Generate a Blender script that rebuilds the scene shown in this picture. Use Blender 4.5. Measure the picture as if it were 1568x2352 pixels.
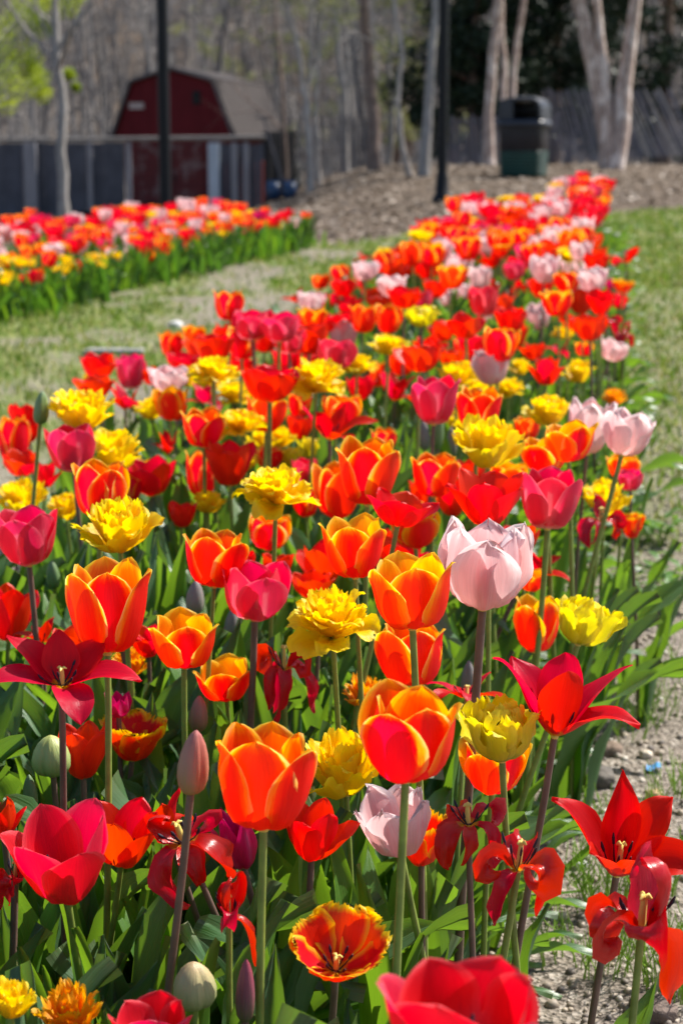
import bpy, math, random
import numpy as np
from mathutils import Matrix, Vector

for o in list(bpy.data.objects):
    bpy.data.objects.remove(o)
SC = bpy.context.scene
COL = SC.collection
rad = math.radians

# ------------------------------------------------------------------ camera
CAM_H = 0.83
PITCH = rad(10.73)
FPX, CX, CY = 4200.0, 784.0, 1176.0          # the photograph measured on a 1568 x 2352 grid
cam = bpy.data.cameras.new('camera')
camo = bpy.data.objects.new('camera', cam)
COL.objects.link(camo)
camo.location = (0, 0, CAM_H)
camo.rotation_euler = (rad(90) - PITCH, 0, 0)
cam.sensor_width = 36.0
cam.lens = FPX / 2352.0 * 36.0
cam.clip_start = 0.05
cam.clip_end = 2000
cam.dof.use_dof = True
cam.dof.focus_distance = 1.42
cam.dof.aperture_fstop = 11.0
SC.camera = camo

# ------------------------------------------------------------------ sky and sun
SUN = Vector((0.66, 0.42, 0.92)).normalized()
SUN_EL = math.asin(SUN.z)
SUN_AZ = math.atan2(SUN.x, SUN.y)
world = bpy.data.worlds.new('World')
SC.world = world
world.use_nodes = True
wn = world.node_tree
sky = wn.nodes.new('ShaderNodeTexSky')
sky.sky_type = 'NISHITA'
sky.sun_disc = False
sky.sun_elevation = SUN_EL
sky.sun_rotation = SUN_AZ
sky.dust_density = 1.5
bg = wn.nodes['Background']
wn.links.new(sky.outputs[0], bg.inputs[0])
bg.inputs[1].default_value = 0.095
sun = bpy.data.lights.new('sun', 'SUN')
sun.energy = 4.9
sun.angle = rad(0.5)
sun.color = (1.0, 0.955, 0.88)
suno = bpy.data.objects.new('sun', sun)
COL.objects.link(suno)
suno.rotation_euler = SUN.to_track_quat('Z', 'Y').to_euler()
suno.location = (20, 14, 30)
SC.view_settings.view_transform = 'Standard'
SC.view_settings.look = 'None'
SC.view_settings.exposure = 0.72
SC.view_settings.gamma = 1.0
SC.render.engine = 'CYCLES'
SC.cycles.use_denoising = True
SC.cycles.max_bounces = 8
SC.cycles.diffuse_bounces = 4
SC.cycles.transmission_bounces = 6
SC.cycles.caustics_reflective = False
SC.cycles.caustics_refractive = False

# ------------------------------------------------------------------ helpers
RNG = np.random.default_rng(7)


def sstep(a, b, x):
    t = np.clip((np.asarray(x, float) - a) / (b - a), 0, 1)
    return t * t * (3 - 2 * t)


def hnoise(x, y, s=0):
    """cheap smooth value noise, numpy"""
    x = np.asarray(x, float); y = np.asarray(y, float)
    xi, yi = np.floor(x), np.floor(y)
    fx, fy = x - xi, y - yi
    fx, fy = fx * fx * (3 - 2 * fx), fy * fy * (3 - 2 * fy)
    def h(a, b):
        v = np.sin(a * 127.1 + b * 311.7 + s * 74.7) * 43758.5453
        return v - np.floor(v)
    return (h(xi, yi) * (1 - fx) + h(xi + 1, yi) * fx) * (1 - fy) + (h(xi, yi + 1) * (1 - fx) + h(xi + 1, yi + 1) * fx) * fy


def ground_z(x, y):
    x = np.asarray(x, float); y = np.asarray(y, float)
    yy = np.minimum(y, 26.0)
    zr = 0.035 * np.maximum(0, yy - 2.0)
    lo = 0.28 + (-0.05 - 0.28) * sstep(10.5, 24, y)
    zl = np.where(y < 10, zr, np.minimum(zr, lo))
    w = sstep(-2.5, 1.0, x)
    return zl * (1 - w) + zr * w


def bed_left(y):
    return np.where(np.asarray(y) < 6, -.62 + (np.asarray(y) - 1.0) * .158, .17 + (np.asarray(y) - 6) * .127)


def bed_right(y):
    return np.interp(y, [0, 1, 2.64, 5.9, 9.5, 14], [-.1, -.02, .25, .82, 1.36, 2.0])


def bed_end(x):
    return 7.9 + (np.asarray(x) - .45) * 3.0


def ray(px, py):
    v = Vector(((px - CX) / FPX, math.cos(PITCH) - (CY - py) / FPX * -math.sin(PITCH), 0))
    dx, dy = (px - CX) / FPX, (CY - py) / FPX
    f = Vector((0, math.cos(PITCH), -math.sin(PITCH)))
    u = Vector((0, math.sin(PITCH), math.cos(PITCH)))
    return f + Vector((1, 0, 0)) * dx + u * dy      # unit depth


def at_depth(px, py, d):
    return Vector((0, 0, CAM_H)) + ray(px, py) * d


def on_ground(px, py, h=0.0, dmin=0.6, dmax=60):
    r = ray(px, py)
    lo, hi = dmin, dmax
    for _ in range(50):
        m = (lo + hi) / 2
        p = Vector((0, 0, CAM_H)) + r * m
        if p.z - float(ground_z(p.x, p.y)) > h:
            lo = m
        else:
            hi = m
    return Vector((0, 0, CAM_H)) + r * lo, lo


def project(P):
    P = np.asarray(P, float)
    q = P - np.array([0, 0, CAM_H])
    dep = q[:, 1] * math.cos(PITCH) - q[:, 2] * math.sin(PITCH)
    up = q[:, 1] * math.sin(PITCH) + q[:, 2] * math.cos(PITCH)
    return CX + FPX * q[:, 0] / dep, CY - FPX * up / dep, dep


class MB:
    """collects grids, tubes and boxes and builds one mesh"""
    def __init__(s):
        s.v, s.f, s.uv, s.m, s.n = [], [], [], [], 0

    def add(s, V, F, UV=None, mi=0):
        V = np.asarray(V, float).reshape(-1, 3)
        F = np.asarray(F, int)
        s.v.append(V)
        if UV is None:
            UV = np.zeros((len(V), 2))
        s.f.append((F + s.n, np.full(len(F), mi)))
        s.uv.append(UV)
        s.n += len(V)

    def grid(s, P, UV=None, mi=0):
        a, b = P.shape[0], P.shape[1]
        idx = np.arange(a * b).reshape(a, b)
        F = np.stack([idx[:-1, :-1], idx[:-1, 1:], idx[1:, 1:], idx[1:, :-1]], -1).reshape(-1, 4)
        s.add(P.reshape(-1, 3), F, None if UV is None else UV.reshape(-1, 2), mi)

    def tube(s, pts, radii, n=8, mi=0, cap=True):
        pts = np.asarray(pts, float)
        k = len(pts)
        T = np.gradient(pts, axis=0)
        T /= np.linalg.norm(T, axis=1, keepdims=True) + 1e-12
        ref = np.array([0.3, 1, 0.1]) if abs(T[0][1]) < 0.8 else np.array([1, 0.2, 0.1])
        A = np.cross(T, ref); A /= np.linalg.norm(A, axis=1, keepdims=True) + 1e-12
        B = np.cross(T, A)
        ang = np.linspace(0, 2 * np.pi, n + 1)
        R = np.asarray(radii, float).reshape(k, 1, 1) * np.ones((k, n + 1, 1))
        P = pts[:, None, :] + R * (np.cos(ang)[None, :, None] * A[:, None, :] + np.sin(ang)[None, :, None] * B[:, None, :])
        uv = np.stack(np.meshgrid(np.linspace(0, 1, n + 1), np.linspace(0, 1, k)), -1)
        s.grid(P, uv, mi)
        if cap:
            for e, rev in ((0, True), (k - 1, False)):
                ringV = np.vstack([pts[e], P[e, :n]])
                F = []
                for i in range(n):
                    a, b = 1 + i, 1 + (i + 1) % n
                    F.append([0, b, a, a] if rev else [0, a, b, b])
                s.add(ringV, np.array(F), None, mi)

    def box(s, c, size, mi=0, rot=None, bevel=0.0):
        hx, hy, hz = [q / 2 for q in size]
        V = np.array([[sx * hx, sy * hy, sz * hz] for sx in (-1, 1) for sy in (-1, 1) for sz in (-1, 1)])
        if rot is not None:
            V = V @ np.array(rot).T
        V = V + np.array(c)
        F = [[0, 1, 3, 2], [4, 6, 7, 5], [0, 4, 5, 1], [2, 3, 7, 6], [0, 2, 6, 4], [1, 5, 7, 3]]
        s.add(V, F, None, mi)

    def lathe(s, prof, n=24, c=(0, 0, 0), mi=0, mod=None):
        prof = np.asarray(prof, float)
        ang = np.linspace(0, 2 * np.pi, n + 1)
        R = prof[:, 0][:, None] * (np.ones((1, n + 1)) if mod is None else mod(ang)[None, :])
        P = np.stack([R * np.cos(ang), R * np.sin(ang), np.repeat(prof[:, 1][:, None], n + 1, 1)], -1) + np.array(c)
        uv = np.stack(np.meshgrid(np.linspace(0, 1, n + 1), np.linspace(0, 1, len(prof))), -1)
        s.grid(P, uv, mi)

    def verts(s):
        return np.vstack(s.v)

    def mesh(s, name, mats, smooth=True):
        V = np.vstack(s.v)
        me = bpy.data.meshes.new(name)
        F = np.vstack([f if f.shape[1] == 4 else np.hstack([f, f[:, -1:]]) for f, _ in s.f])
        M = np.concatenate([m for _, m in s.f])
        tri = F[:, 2] == F[:, 3]
        cnt = np.where(tri, 3, 4)
        loops = np.concatenate([F[i, :c] for i, c in enumerate(cnt)]) if tri.any() else F.reshape(-1)
        starts = np.concatenate([[0], np.cumsum(cnt)[:-1]])
        me.vertices.add(len(V)); me.vertices.foreach_set('co', V.reshape(-1))
        me.loops.add(len(loops)); me.loops.foreach_set('vertex_index', loops.astype(np.int32))
        me.polygons.add(len(F))
        me.polygons.foreach_set('loop_start', starts.astype(np.int32))
        me.polygons.foreach_set('loop_total', cnt.astype(np.int32))
        me.polygons.foreach_set('material_index', M.astype(np.int32))
        me.polygons.foreach_set('use_smooth', np.full(len(F), smooth))
        uvl = me.uv_layers.new(name='UVMap')
        uvl.data.foreach_set('uv', np.vstack(s.uv)[loops].reshape(-1).astype(np.float32))
        for m in mats:
            me.materials.append(m)
        me.update(calc_edges=True)
        return me

    def build(s, name, mats, parent=None, smooth=True):
        if not isinstance(mats, (list, tuple)):
            mats = [mats]
        return link(name, s.mesh(name, mats, smooth), parent)


def link(name, data, parent=None, mat=None):
    o = bpy.data.objects.new(name, data)
    COL.objects.link(o)
    if parent is not None:
        o.parent = parent
    if mat is not None:
        o.matrix_local = mat
    return o


def tag(o, label=None, cat=None, group=None, kind=None):
    for k, v in (('label', label), ('category', cat), ('group', group), ('kind', kind)):
        if v:
            o[k] = v
    return o


def empty(name, loc, label, cat, group=None, rz=0.0):
    o = bpy.data.objects.new(name, None)
    o.empty_display_size = 0.05
    COL.objects.link(o)
    o.location = loc
    o.rotation_euler = (0, 0, rz)
    return tag(o, label, cat, group)


# ------------------------------------------------------------------ materials
class NT:
    def __init__(s, name):
        s.m = bpy.data.materials.new(name)
        s.m.use_nodes = True
        s.t = s.m.node_tree
        s.b = s.t.nodes['Principled BSDF']
        s.out = s.t.nodes['Material Output']

    def n(s, typ, **kw):
        nd = s.t.nodes.new(typ)
        for k, v in kw.items():
            setattr(nd, k, v)
        return nd

    def l(s, a, b):
        s.t.links.new(a, b)

    def val(s, x, inp):
        if isinstance(x, (int, float)):
            inp.default_value = x
        else:
            s.l(x, inp)

    def math(s, op, a, b=0.0, c=None, clamp=False):
        nd = s.n('ShaderNodeMath', operation=op)
        nd.use_clamp = clamp
        s.val(a, nd.inputs[0]); s.val(b, nd.inputs[1])
        if c is not None:
            s.val(c, nd.inputs[2])
        return nd.outputs[0]

    def ramp(s, fac, stops, interp='LINEAR'):
        r = s.n('ShaderNodeValToRGB')
        r.color_ramp.interpolation = interp
        el = r.color_ramp.elements
        while len(el) < len(stops):
            el.new(0.5)
        for e, (p, c) in zip(el, stops):
            e.position = p
            e.color = (c[0], c[1], c[2], 1) if not isinstance(c, (int, float)) else (c, c, c, 1)
        s.l(fac, r.inputs[0])
        return r.outputs[0]

    def mix(s, fac, a, b, mode='MIX'):
        nd = s.n('ShaderNodeMix', data_type='RGBA', blend_type=mode)
        s.val(fac, nd.inputs[0])
        for x, i in ((a, 6), (b, 7)):
            if isinstance(x, tuple):
                nd.inputs[i].default_value = (*x, 1)
            else:
                s.l(x, nd.inputs[i])
        return nd.outputs[2]

    def noise(s, vec, scale, detail=3, rough=0.55, dim='3D'):
        nd = s.n('ShaderNodeTexNoise')
        nd.inputs['Scale'].default_value = scale
        nd.inputs['Detail'].default_value = detail
        nd.inputs['Roughness'].default_value = rough
        if vec is not None:
            s.l(vec, nd.inputs['Vector'])
        return nd.outputs[0]

    def bump(s, h, strength, dist):
        nd = s.n('ShaderNodeBump')
        nd.inputs['Strength'].default_value = strength
        nd.inputs['Distance'].default_value = dist
        s.l(h, nd.inputs['Height'])
        s.l(nd.outputs[0], s.b.inputs['Normal'])
        return nd.outputs[0]


def simple_mat(name, col, rough=0.6, spec=0.4, var=0.25, scale=20.0, metallic=0.0, bump=0.0):
    t = NT(name)
    tc = t.n('ShaderNodeTexCoord')
    nz = t.noise(tc.outputs['Object'], scale, 4)
    c = t.ramp(nz, [(0.25, tuple(max(0, q * (1 - var)) for q in col)), (0.75, tuple(min(1, q * (1 + var)) for q in col))])
    t.l(c, t.b.inputs['Base Color'])
    t.b.inputs['Roughness'].default_value = rough
    t.b.inputs['Specular IOR Level'].default_value = spec
    t.b.inputs['Metallic'].default_value = metallic
    if bump:
        t.bump(nz, bump, 0.02)
    return t.m


def petal_mat(name, out, inn, base, base_ext=0.1, transl=0.5, rough=0.42, streak=0.22, spec=0.35, tboost=1.15, heart=None, heart_ext=0.2, upow=1.0):
    """out / inn: colour stops from the midrib (0) to the margin (1) of the outer and the inner face; base: colour at the claw"""
    t = NT(name)
    uv = t.n('ShaderNodeUVMap'); uv.uv_map = 'UVMap'
    sep = t.n('ShaderNodeSeparateXYZ'); t.l(uv.outputs[0], sep.inputs[0])
    U, V = sep.outputs[0], sep.outputs[1]
    oi = t.n('ShaderNodeObjectInfo')
    au = t.math('ABSOLUTE', t.math('MULTIPLY_ADD', U, 2.0, -1.0))
    au = t.math('POWER', au, upow) if upow != 1.0 else au
    tip = t.math('MULTIPLY', t.math('SUBTRACT', V, 0.72, clamp=True), 3.1)
    comb = t.n('ShaderNodeCombineXYZ')
    t.l(t.math('MULTIPLY', U, 9.0), comb.inputs[0])
    t.l(t.math('MULTIPLY', V, 1.3), comb.inputs[1])
    t.l(t.math('MULTIPLY', oi.outputs['Random'], 37.0), comb.inputs[2])
    nz = t.noise(comb.outputs[0], 1.6, 3, 0.6)
    comb2 = t.n('ShaderNodeCombineXYZ')
    t.l(t.math('MULTIPLY', U, 60.0), comb2.inputs[0])
    t.l(t.math('MULTIPLY', V, 3.0), comb2.inputs[1])
    t.l(oi.outputs['Random'], comb2.inputs[2])
    vein = t.noise(comb2.outputs[0], 1.0, 2, 0.5)
    tt = t.math('MAXIMUM', au, tip)
    tt = t.math('ADD', tt, t.math('MULTIPLY', t.math('SUBTRACT', nz, 0.5), streak * 2.2), clamp=True)
    geo = t.n('ShaderNodeNewGeometry')
    oc = t.ramp(tt, out)
    ic = t.ramp(tt, inn)
    col = t.mix(geo.outputs['Backfacing'], oc, ic)
    bf = t.math('SUBTRACT', 1.0, t.math('DIVIDE', V, base_ext), clamp=True)
    bf = t.math('POWER', bf, 0.6)
    col = t.mix(bf, col, base)
    if heart is not None:
        hf = t.math('MULTIPLY', t.math('LESS_THAN', t.math('ADD', V, t.math('MULTIPLY', au, 0.06)), heart_ext), geo.outputs['Backfacing'])
        col = t.mix(hf, col, heart)
    hsv = t.n('ShaderNodeHueSaturation')
    t.l(col, hsv.inputs['Color'])
    hsv.inputs['Hue'].default_value = 0.5
    t.l(t.math('MULTIPLY_ADD', oi.outputs['Random'], 0.016, 0.492), hsv.inputs['Hue'])
    t.l(t.math('MULTIPLY_ADD', vein, 0.35, 0.83), hsv.inputs['Value'])
    col = hsv.outputs[0]
    t.l(col, t.b.inputs['Base Color'])
    t.b.inputs['Roughness'].default_value = rough
    t.b.inputs['Specular IOR Level'].default_value = spec
    nrm = t.bump(vein, 0.25, 0.004)
    tr = t.n('ShaderNodeBsdfTranslucent')
    hs2 = t.n('ShaderNodeHueSaturation')
    hs2.inputs['Value'].default_value = tboost
    hs2.inputs['Saturation'].default_value = 1.05
    t.l(col, hs2.inputs['Color'])
    t.l(hs2.outputs[0], tr.inputs['Color'])
    mx = t.n('ShaderNodeMixShader')
    mx.inputs[0].default_value = transl
    t.l(t.b.outputs[0], mx.inputs[1]); t.l(tr.outputs[0], mx.inputs[2])
    t.l(mx.outputs[0], t.out.inputs['Surface'])
    return t.m


RED, CRIM = (0.80, 0.013, 0.008), (0.62, 0.004, 0.018)
PM = {
    'F': petal_mat('flame petal', [(0, (0.76, 0.010, 0.012)), (0.50, (0.78, 0.013, 0.008)), (0.66, (0.83, 0.040, 0.004)), (0.78, (0.90, 0.15, 0.004)), (0.87, (0.95, 0.48, 0.010)), (1, (0.97, 0.78, 0.24))],
                   [(0, (0.84, 0.045, 0.004)), (0.5, (0.88, 0.10, 0.004)), (0.74, (0.93, 0.30, 0.006)), (0.88, (0.95, 0.58, 0.01)), (1, (0.97, 0.72, 0.08))], (0.92, 0.55, 0.02), 0.08, 0.54, tboost=1.25),
    'E': petal_mat('golden flame petal', [(0, (0.80, 0.018, 0.010)), (0.40, (0.82, 0.030, 0.006)), (0.64, (0.89, 0.12, 0.004)), (0.79, (0.94, 0.38, 0.006)), (0.90, (0.96, 0.60, 0.02)), (1, (0.98, 0.78, 0.18))],
                   [(0, (0.92, 0.17, 0.004)), (0.5, (0.94, 0.34, 0.004)), (0.8, (0.95, 0.55, 0.01)), (1, (0.97, 0.70, 0.04))], (0.92, 0.6, 0.03), 0.1, 0.54, tboost=1.25),
    'R': petal_mat('scarlet petal', [(0, (0.86, 0.030, 0.010)), (0.6, (0.83, 0.018, 0.008)), (1, (0.84, 0.03, 0.02))],
                   [(0, (0.82, 0.012, 0.005)), (1, (0.84, 0.022, 0.008))], (0.75, 0.25, 0.02), 0.08, 0.5, 0.38, 0.25, heart=(0.02, 0.012, 0.02), heart_ext=0.14),
    'O': petal_mat('rose petal', [(0, (0.80, 0.17, 0.22)), (0.18, (0.76, 0.055, 0.12)), (0.7, (0.78, 0.045, 0.105)), (1, (0.86, 0.17, 0.22))],
                   [(0, (0.72, 0.018, 0.06)), (0.7, (0.76, 0.03, 0.085)), (1, (0.86, 0.15, 0.21))], (0.84, 0.62, 0.58), 0.24, 0.5, 0.42, 0.2),
    'C': petal_mat('coral rose petal', [(0, (0.78, 0.040, 0.075)), (0.4, (0.76, 0.022, 0.060)), (0.8, (0.80, 0.035, 0.075)), (1, (0.86, 0.11, 0.15))],
                   [(0, (0.74, 0.014, 0.048)), (0.7, (0.78, 0.024, 0.065)), (1, (0.86, 0.11, 0.15))], (0.8, 0.35, 0.3), 0.12, 0.5, 0.42, 0.2),
    'P': petal_mat('pale pink petal', [(0, (0.88, 0.46, 0.46)), (0.2, (0.89, 0.58, 0.57)), (0.7, (0.90, 0.66, 0.65)), (1, (0.92, 0.82, 0.82))],
                   [(0, (0.86, 0.42, 0.43)), (0.6, (0.88, 0.58, 0.58)), (1, (0.92, 0.80, 0.80))], (0.88, 0.78, 0.6), 0.14, 0.48, 0.45, 0.35, tboost=1.0),
    'Y': petal_mat('yellow petal', [(0, (0.88, 0.60, 0.010)), (0.6, (0.92, 0.68, 0.012)), (1, (0.95, 0.76, 0.03))],
                   [(0, (0.88, 0.55, 0.006)), (0.6, (0.92, 0.68, 0.010)), (1, (0.95, 0.76, 0.03))], (0.55, 0.48, 0.02), 0.1, 0.45, 0.38, 0.25),
    'G': petal_mat('greenish yellow petal', [(0, (0.66, 0.60, 0.02)), (0.4, (0.82, 0.70, 0.02)), (1, (0.92, 0.80, 0.05))],
                   [(0, (0.72, 0.6, 0.02)), (1, (0.88, 0.74, 0.04))], (0.35, 0.42, 0.04), 0.3, 0.42, 0.4, 0.35),
    'S': petal_mat('crimson petal', [(0, (0.70, 0.008, 0.018)), (0.6, (0.76, 0.008, 0.015)), (1, (0.80, 0.014, 0.02))],
                   [(0, (0.62, 0.004, 0.018)), (0.7, (0.72, 0.006, 0.018)), (1, (0.78, 0.012, 0.02))], (0.85, 0.55, 0.02), 0.1, 0.5, 0.36, 0.2, 0.22, heart=(0.8, 0.5, 0.02), heart_ext=0.09),
    'D': petal_mat('wilted red petal', [(0, (0.52, 0.004, 0.014)), (0.6, (0.60, 0.006, 0.012)), (1, (0.66, 0.012, 0.012))],
                   [(0, (0.48, 0.003, 0.012)), (1, (0.62, 0.008, 0.012))], (0.75, 0.45, 0.04), 0.12, 0.4, 0.25, 0.3, 0.6),
    'N': petal_mat('fringed red petal', [(0, (0.84, 0.03, 0.008)), (0.45, (0.86, 0.06, 0.006)), (0.66, (0.92, 0.36, 0.006)), (0.85, (0.93, 0.62, 0.01)), (1, (0.95, 0.72, 0.03))],
                   [(0, (0.78, 0.010, 0.004)), (0.42, (0.80, 0.015, 0.004)), (0.60, (0.90, 0.24, 0.005)), (0.74, (0.92, 0.56, 0.008)), (1, (0.95, 0.70, 0.02))], (0.85, 0.5, 0.02), 0.1, 0.45, 0.42, 0.2, upow=2.6),
    'A': petal_mat('orange petal', [(0, (0.88, 0.22, 0.005)), (0.6, (0.92, 0.36, 0.008)), (1, (0.95, 0.55, 0.02))],
                   [(0, (0.88, 0.2, 0.004)), (0.6, (0.92, 0.38, 0.008)), (1, (0.95, 0.58, 0.02))], (0.6, 0.4, 0.02), 0.1, 0.45, 0.42, 0.35),
    'M': petal_mat('magenta petal', [(0, (0.55, 0.06, 0.16)), (0.3, (0.58, 0.006, 0.08)), (1, (0.66, 0.02, 0.13))],
                   [(0, (0.5, 0.004, 0.08)), (1, (0.62, 0.02, 0.12))], (0.8, 0.6, 0.3), 0.15, 0.45, 0.36, 0.3),
}


def bud_mat(name, a, b, c):
    t = NT(name)
    uv = t.n('ShaderNodeUVMap'); uv.uv_map = 'UVMap'
    sep = t.n('ShaderNodeSeparateXYZ'); t.l(uv.outputs[0], sep.inputs[0])
    cmb = t.n('ShaderNodeCombineXYZ')
    t.l(t.math('MULTIPLY', sep.outputs[0], 40), cmb.inputs[0]); t.l(t.math('MULTIPLY', sep.outputs[1], 3), cmb.inputs[1])
    nz = t.noise(cmb.outputs[0], 1.0, 3)
    f = t.math('ADD', sep.outputs[1], t.math('MULTIPLY', t.math('SUBTRACT', nz, 0.5), 0.5), clamp=True)
    col = t.ramp(f, [(0.05, a), (0.5, b), (0.95, c)])
    t.l(col, t.b.inputs['Base Color'])
    t.b.inputs['Roughness'].default_value = 0.45
    t.bump(nz, 0.3, 0.003)
    return t.m


BUDM = {
    'grey': bud_mat('grey bud', (0.16, 0.20, 0.12), (0.21, 0.20, 0.18), (0.17, 0.14, 0.15)),
    'green': bud_mat('green bud', (0.12, 0.22, 0.06), (0.17, 0.28, 0.11), (0.14, 0.22, 0.10)),
    'pinkish': bud_mat('pinkish brown bud', (0.36, 0.24, 0.08), (0.40, 0.19, 0.14), (0.42, 0.11, 0.10)),
    'cream': bud_mat('cream green bud', (0.20, 0.27, 0.09), (0.38, 0.36, 0.17), (0.50, 0.34, 0.17)),
    'lime': bud_mat('lime green bud', (0.15, 0.26, 0.06), (0.30, 0.38, 0.13), (0.40, 0.42, 0.10)),
    'purple': bud_mat('purple bud', (0.12, 0.14, 0.06), (0.22, 0.06, 0.09), (0.34, 0.04, 0.07)),
}


def leaf_mat(name, a, b, tr, transl=0.4, rough=0.36):
    t = NT(name)
    uv = t.n('ShaderNodeUVMap'); uv.uv_map = 'UVMap'
    sep = t.n('ShaderNodeSeparateXYZ'); t.l(uv.outputs[0], sep.inputs[0])
    geo = t.n('ShaderNodeNewGeometry')
    oi = t.n('ShaderNodeObjectInfo')
    cmb = t.n('ShaderNodeCombineXYZ')
    t.l(t.math('MULTIPLY', sep.outputs[0], 46), cmb.inputs[0]); t.l(t.math('MULTIPLY', sep.outputs[1], 1.5), cmb.inputs[1])
    t.l(oi.outputs['Random'], cmb.inputs[2])
    vein = t.noise(cmb.outputs[0], 1.0, 2)
    big = t.noise(geo.outputs['Position'], 9.0, 3)
    f = t.math('ADD', t.math('MULTIPLY', big, 0.75), t.math('MULTIPLY', vein, 0.35))
    col = t.ramp(f, [(0.34, a), (0.72, b)])
    tipf = t.math('MULTIPLY', t.math('SUBTRACT', sep.outputs[1], 0.94, clamp=True), t.math('MULTIPLY', oi.outputs['Random'], 12.0), clamp=True)
    col = t.mix(tipf, col, (0.26, 0.16, 0.06))
    t.l(col, t.b.inputs['Base Color'])
    t.b.inputs['Roughness'].default_value = rough
    t.b.inputs['Specular IOR Level'].default_value = 0.5
    t.bump(vein, 0.3, 0.004)
    trn = t.n('ShaderNodeBsdfTranslucent')
    tc = t.mix(vein, tuple(q * 0.75 for q in tr), tr)
    t.l(tc, trn.inputs['Color'])
    mx = t.n('ShaderNodeMixShader'); mx.inputs[0].default_value = transl
    t.l(t.b.outputs[0], mx.inputs[1]); t.l(trn.outputs[0], mx.inputs[2])
    t.l(mx.outputs[0], t.out.inputs['Surface'])
    return t.m


LEAFM = leaf_mat('tulip leaf', (0.045, 0.115, 0.048), (0.115, 0.215, 0.10), (0.24, 0.45, 0.022))
LEAFM2 = leaf_mat('bright tulip leaf', (0.055, 0.14, 0.022), (0.11, 0.25, 0.035), (0.28, 0.52, 0.02))
STEMG = simple_mat('green stem', (0.20, 0.27, 0.05), 0.42, 0.5, 0.3, 60)
STEMP = simple_mat('purplish stem', (0.15, 0.095, 0.075), 0.45, 0.5, 0.3, 60)
PISTIL = simple_mat('pale pistil', (0.72, 0.58, 0.14), 0.5, 0.3, 0.2, 200)
STAMEN = simple_mat('dark stamen', (0.018, 0.014, 0.03), 0.6, 0.3, 0.3, 200)

# ------------------------------------------------------------------ petals and leaves
WP_ROUND = [(0, .20), (.12, .50), (.3, .84), (.5, .98), (.66, .98), (.78, .86), (.88, .64), (.95, .38), (1, .02)]
WP_POINT = [(0, .28), (.15, .60), (.35, .95), (.5, 1.0), (.7, .80), (.85, .48), (.95, .2), (1, .01)]
WP_BLUNT = [(0, .22), (.15, .5), (.4, .85), (.7, 1.0), (.88, .95), (.96, .8), (1, .58)]
WP_LEAF = [(0, .55), (.15, .85), (.35, 1.0), (.6, .85), (.8, .5), (.93, .2), (1, .01)]


def blade(L, th, W, wp, ang, az=0.0, r0=0.0, z0=0.0, nv=11, nu=9, ruffle=0.0, rf=3.0, jag=0.0, twist=0.0, flare=0.0, rib=0.012, tipcurl=0.0, sway=0.0, seed=0):
    """a petal or a leaf: centre line leaves the axis at azimuth az, th = [(v, degrees above level)], half width W*wp(v), ang = half span of the cross curve"""
    rs = np.random.default_rng(seed)
    s = np.linspace(0, 1, nv + 1)
    v = 1 - (1 - s) ** 1.35
    u = np.linspace(-1, 1, nu)
    fine = np.linspace(0, 1.25, 161)
    tv, td = zip(*th)
    thf = np.radians(np.interp(fine, tv, td) + tipcurl * np.clip(fine - .8, 0, 1) * 5)
    dv = fine[1] - fine[0]
    rf_ = np.concatenate([[0], np.cumsum(np.cos(thf[:-1]) * dv)]) * L + r0
    zf_ = np.concatenate([[0], np.cumsum(np.sin(thf[:-1]) * dv)]) * L + z0
    U, Vv = np.meshgrid(u, v)
    ext = np.ones(nu)
    if jag:
        ext = 1 + jag * (rs.random(nu) - 0.55) * 1.6
    Ve = Vv * (1 + (ext[None, :] - 1) * Vv ** 3)
    r = np.interp(Ve, fine, rf_)
    z = np.interp(Ve, fine, zf_)
    t = np.interp(Ve, fine, thf)
    w = np.interp(Vv, *zip(*wp)) * W * L
    if isinstance(ang, (int, float)):
        ang = [(0, ang), (1, ang)]
    A = np.interp(Vv, *zip(*ang)) + 1e-4
    Rc = w / A
    ph = U * A
    side = Rc * np.sin(ph)
    inn = Rc * (1 - np.cos(ph))
    p0, p1 = rs.random(2) * 6.28
    inn = inn + ruffle * L * np.abs(U) ** 2 * np.sin(Vv * rf * 6.28 + np.sign(U) * p0 + p1) * np.minimum(1, Vv * 2)
    inn = inn + ruffle * .5 * L * np.sin(U * 5 + p1) * Vv ** 2
    inn = inn - flare * L * np.clip((np.abs(U) - .6) / .4, 0, 1) ** 2 * sstep(.3, .9, Vv)
    inn = inn - rib * L * np.exp(-(U / .14) ** 2) * sstep(0, .3, Vv)
    tau = np.radians(twist) * Vv
    nr, nz = -np.sin(t), np.cos(t)
    sd = np.cos(tau) * side - np.sin(tau) * inn
    nn = np.sin(tau) * side + np.cos(tau) * inn
    X = r + nr * nn
    Z = z + nz * nn
    Yy = sd + sway * L * Vv ** 2
    ca, sa = math.cos(az), math.sin(az)
    P = np.stack([X * ca - Yy * sa, X * sa + Yy * ca, Z], -1)
    UV = np.stack([U * .5 + .5, Vv], -1)
    return P, UV


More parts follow.
